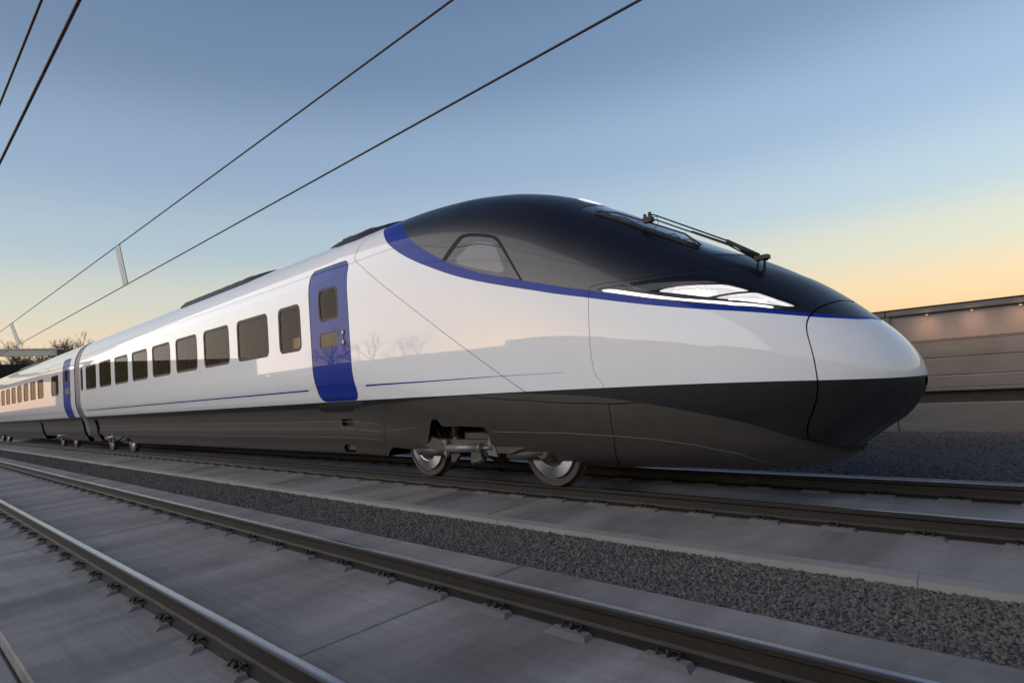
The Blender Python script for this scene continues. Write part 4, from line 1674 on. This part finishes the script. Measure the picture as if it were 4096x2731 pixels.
gan = thing('catenary_gantry', 'pale steel portal over both tracks at the far left, dark post beside the bare trees', 'gantry', (-67.5, 12, ZB_))
c = MB()
c.box(-67.85, -67.15, 11.7, 12.3, ZB_, 7.25)
c.build('post', post_m, gan)
c = MB()
c.box(-67.85, -67.15, -3.3, -2.7, ZB_, 7.25)
c.build('post', post_m, gan)
c = MB()
for z in (6.80, 7.34):
    c.box(-67.7, -67.3, -3.2, 12.2, z - .05, z + .05)
n = 22
for i in range(n):
    ya = -3 + 15 * i / n
    za, zb = (6.80, 7.34) if i % 2 else (7.34, 6.80)
    c.tube([(-67.5, ya, za), (-67.5, ya + 15 / n, zb)], .04, 5)
c.box(-67.6, -67.4, -3.2, 12.2, 6.80, 7.34)
c.build('beam', gantry_m, gan)
c = MB()
c.tube([(-67.5, 12, 7.5), (-84, 12, 6.3)], .06, 6)
c.build('brace', post_m, gan)
for y in (6.77, 1.8):
    c = MB()
    c.tube([(-67.4, y - 1.2, 7.0), (-66.0, y, 6.2)], .04, 6)
    c.tube([(-67.4, y - 1.2, 7.0), (-66.0, y, 7.9)], .04, 6)
    c.build('cantilever', post_m, gan)

# ------------------------------------------------------------------ bridge
br = thing('road_bridge', 'dark road bridge across the tracks at the far left behind the train', 'bridge', (-96, 10, ZB_))
c = MB()
c.box(-101, -92, -30, 32, 5.9, 6.9)
c.build('deck', bridge_m, br)
c = MB()
c.box(-92.3, -92.0, -30, 32, 6.9, 7.75)
c.build('parapet', bridge_m, br)
c = MB()
c.box(-101, -92, 14.5, 32, ZB_ - .3, 5.9)
c.build('abutment', bridge_m, br)
c = MB()
c.box(-101, -92, -30, -6.5, ZB_ - .3, 5.9)
c.build('abutment', bridge_m, br)


# ------------------------------------------------------------------ bare trees
def bare_tree(x, y, h, seed, label, group, tr=1.0, depth=6):
    rg = random.Random(seed)
    root = thing('bare_tree', label, 'tree', (x, y, -.32), group)
    T, C = MB(), MB()

    def grow(p, d, L, r, lv, mbx):
        n = 3
        pts = [p]
        q = p.copy()
        dd = d.copy()
        for i in range(n):
            dd = (dd + Vector((rg.uniform(-.16, .16), rg.uniform(-.16, .16), rg.uniform(-.02, .12)))).normalized()
            q = q + dd * L / n
            pts.append(q.copy())
        mbx.tube(pts, r, 5 if lv < 3 else 3, r2=r * .62, caps=False)
        if lv >= depth:
            return
        for k in range(rg.choice((2, 3, 3)) if lv > 0 else 4):
            ax = Vector((rg.uniform(-1, 1), rg.uniform(-1, 1), rg.uniform(-.3, .6))).normalized()
            ang = rg.uniform(.35, .75)
            nd = (dd * math.cos(ang) + (ax - dd * ax.dot(dd)).normalized() * math.sin(ang)).normalized()
            st = pts[rg.choice((2, 3, 3))]
            grow(st.copy(), nd, L * rg.uniform(.62, .82), r * .60, lv + 1, C)
    grow(Vector((x, y, -.32)), Vector((0, 0, 1)), h * .30, h * .018 * tr, 0, T)
    T.build('trunk', bark, root)
    C.build('crown', bark, root)
    return root


for i, (x, y, h, lab) in enumerate([(-168, 21.5, 17.0, 'bare tree farthest left, above the dark bridge'), (-172, 25.0, 18.5, 'bare tree behind the gantry beam, left of the dark post'),
                                    (-165, 28.0, 18.0, 'bare tree directly behind the dark gantry post'), (-170, 31.5, 19.5, 'bare tree just right of the dark gantry post'),
                                    (-160, 32.6, 19.0, 'tall bare tree left of the gap between the cars'), (-158, 35.4, 18.8, 'rightmost bare tree, above the gap between the cars'),
                                    (-176, 23.5, 16.0, 'low bare tree at the left edge, half hidden by the bridge'), (-178, 29.0, 17.0, 'bare tree half hidden behind the dark gantry post, the farther one'),
                                    (-176, 33.5, 18.5, 'bare tree in the middle of the clump right of the gantry post')]):
    bare_tree(x, y, h, 11 + i, lab, 'bare trees behind the train', 2.1, 7)
# trees and a long low building on the camera's side, seen as reflections in the paint
for i, (x, y, h) in enumerate([(-58, -29, 10.0), (-50, -29.5, 9.5), (-70, -30, 10.5)]):
    bare_tree(x, y, h, 40 + i, ('bare tree mirrored in the train side beside the blue door, middle one', 'bare tree mirrored in the blue door, nearest one', 'bare tree mirrored in the train side, farthest left one')[i], 'bare trees beyond the near side of the line', depth=5)

sh = thing('lineside_building', 'long low grey building seen mirrored in the train side', 'building', (-20, -19, -.32))
c = MB()
H = 3.3
c.box(-75, -8, -26, -25.7, -.32, H)
x = -75
c.box(-75, -8, -19.3, -19, -.32, 1.9)
c.box(-75, -8, -19.3, -19, 2.9, H)
while x < -8:
    c.box(x, x + (2.1 if x < -28 else 5.0), -19.3, -19, 1.9, 2.9)
    x += 3.6 if x < -28 else 5.0
c.build('wall', shed_m, sh)
c = MB()
c.box(-75, -8, -26, -18.6, H, H + .22)
c.build('roof', shed_m, sh)
c = MB()
c.box(-8, 30, -19.2, -19, -.32, 2.9)
c.box(-24, -15, -22, -18.5, 3.0, 3.85)
c.box(-5, 2.5, -22, -18.8, 2.9, 3.6)
for x in (3.5, 4.4, 7, 11):
    c.box(x, x + .12, -19.1, -19, 2.9, 3.7)
c.build('annexe', shed_m, sh)
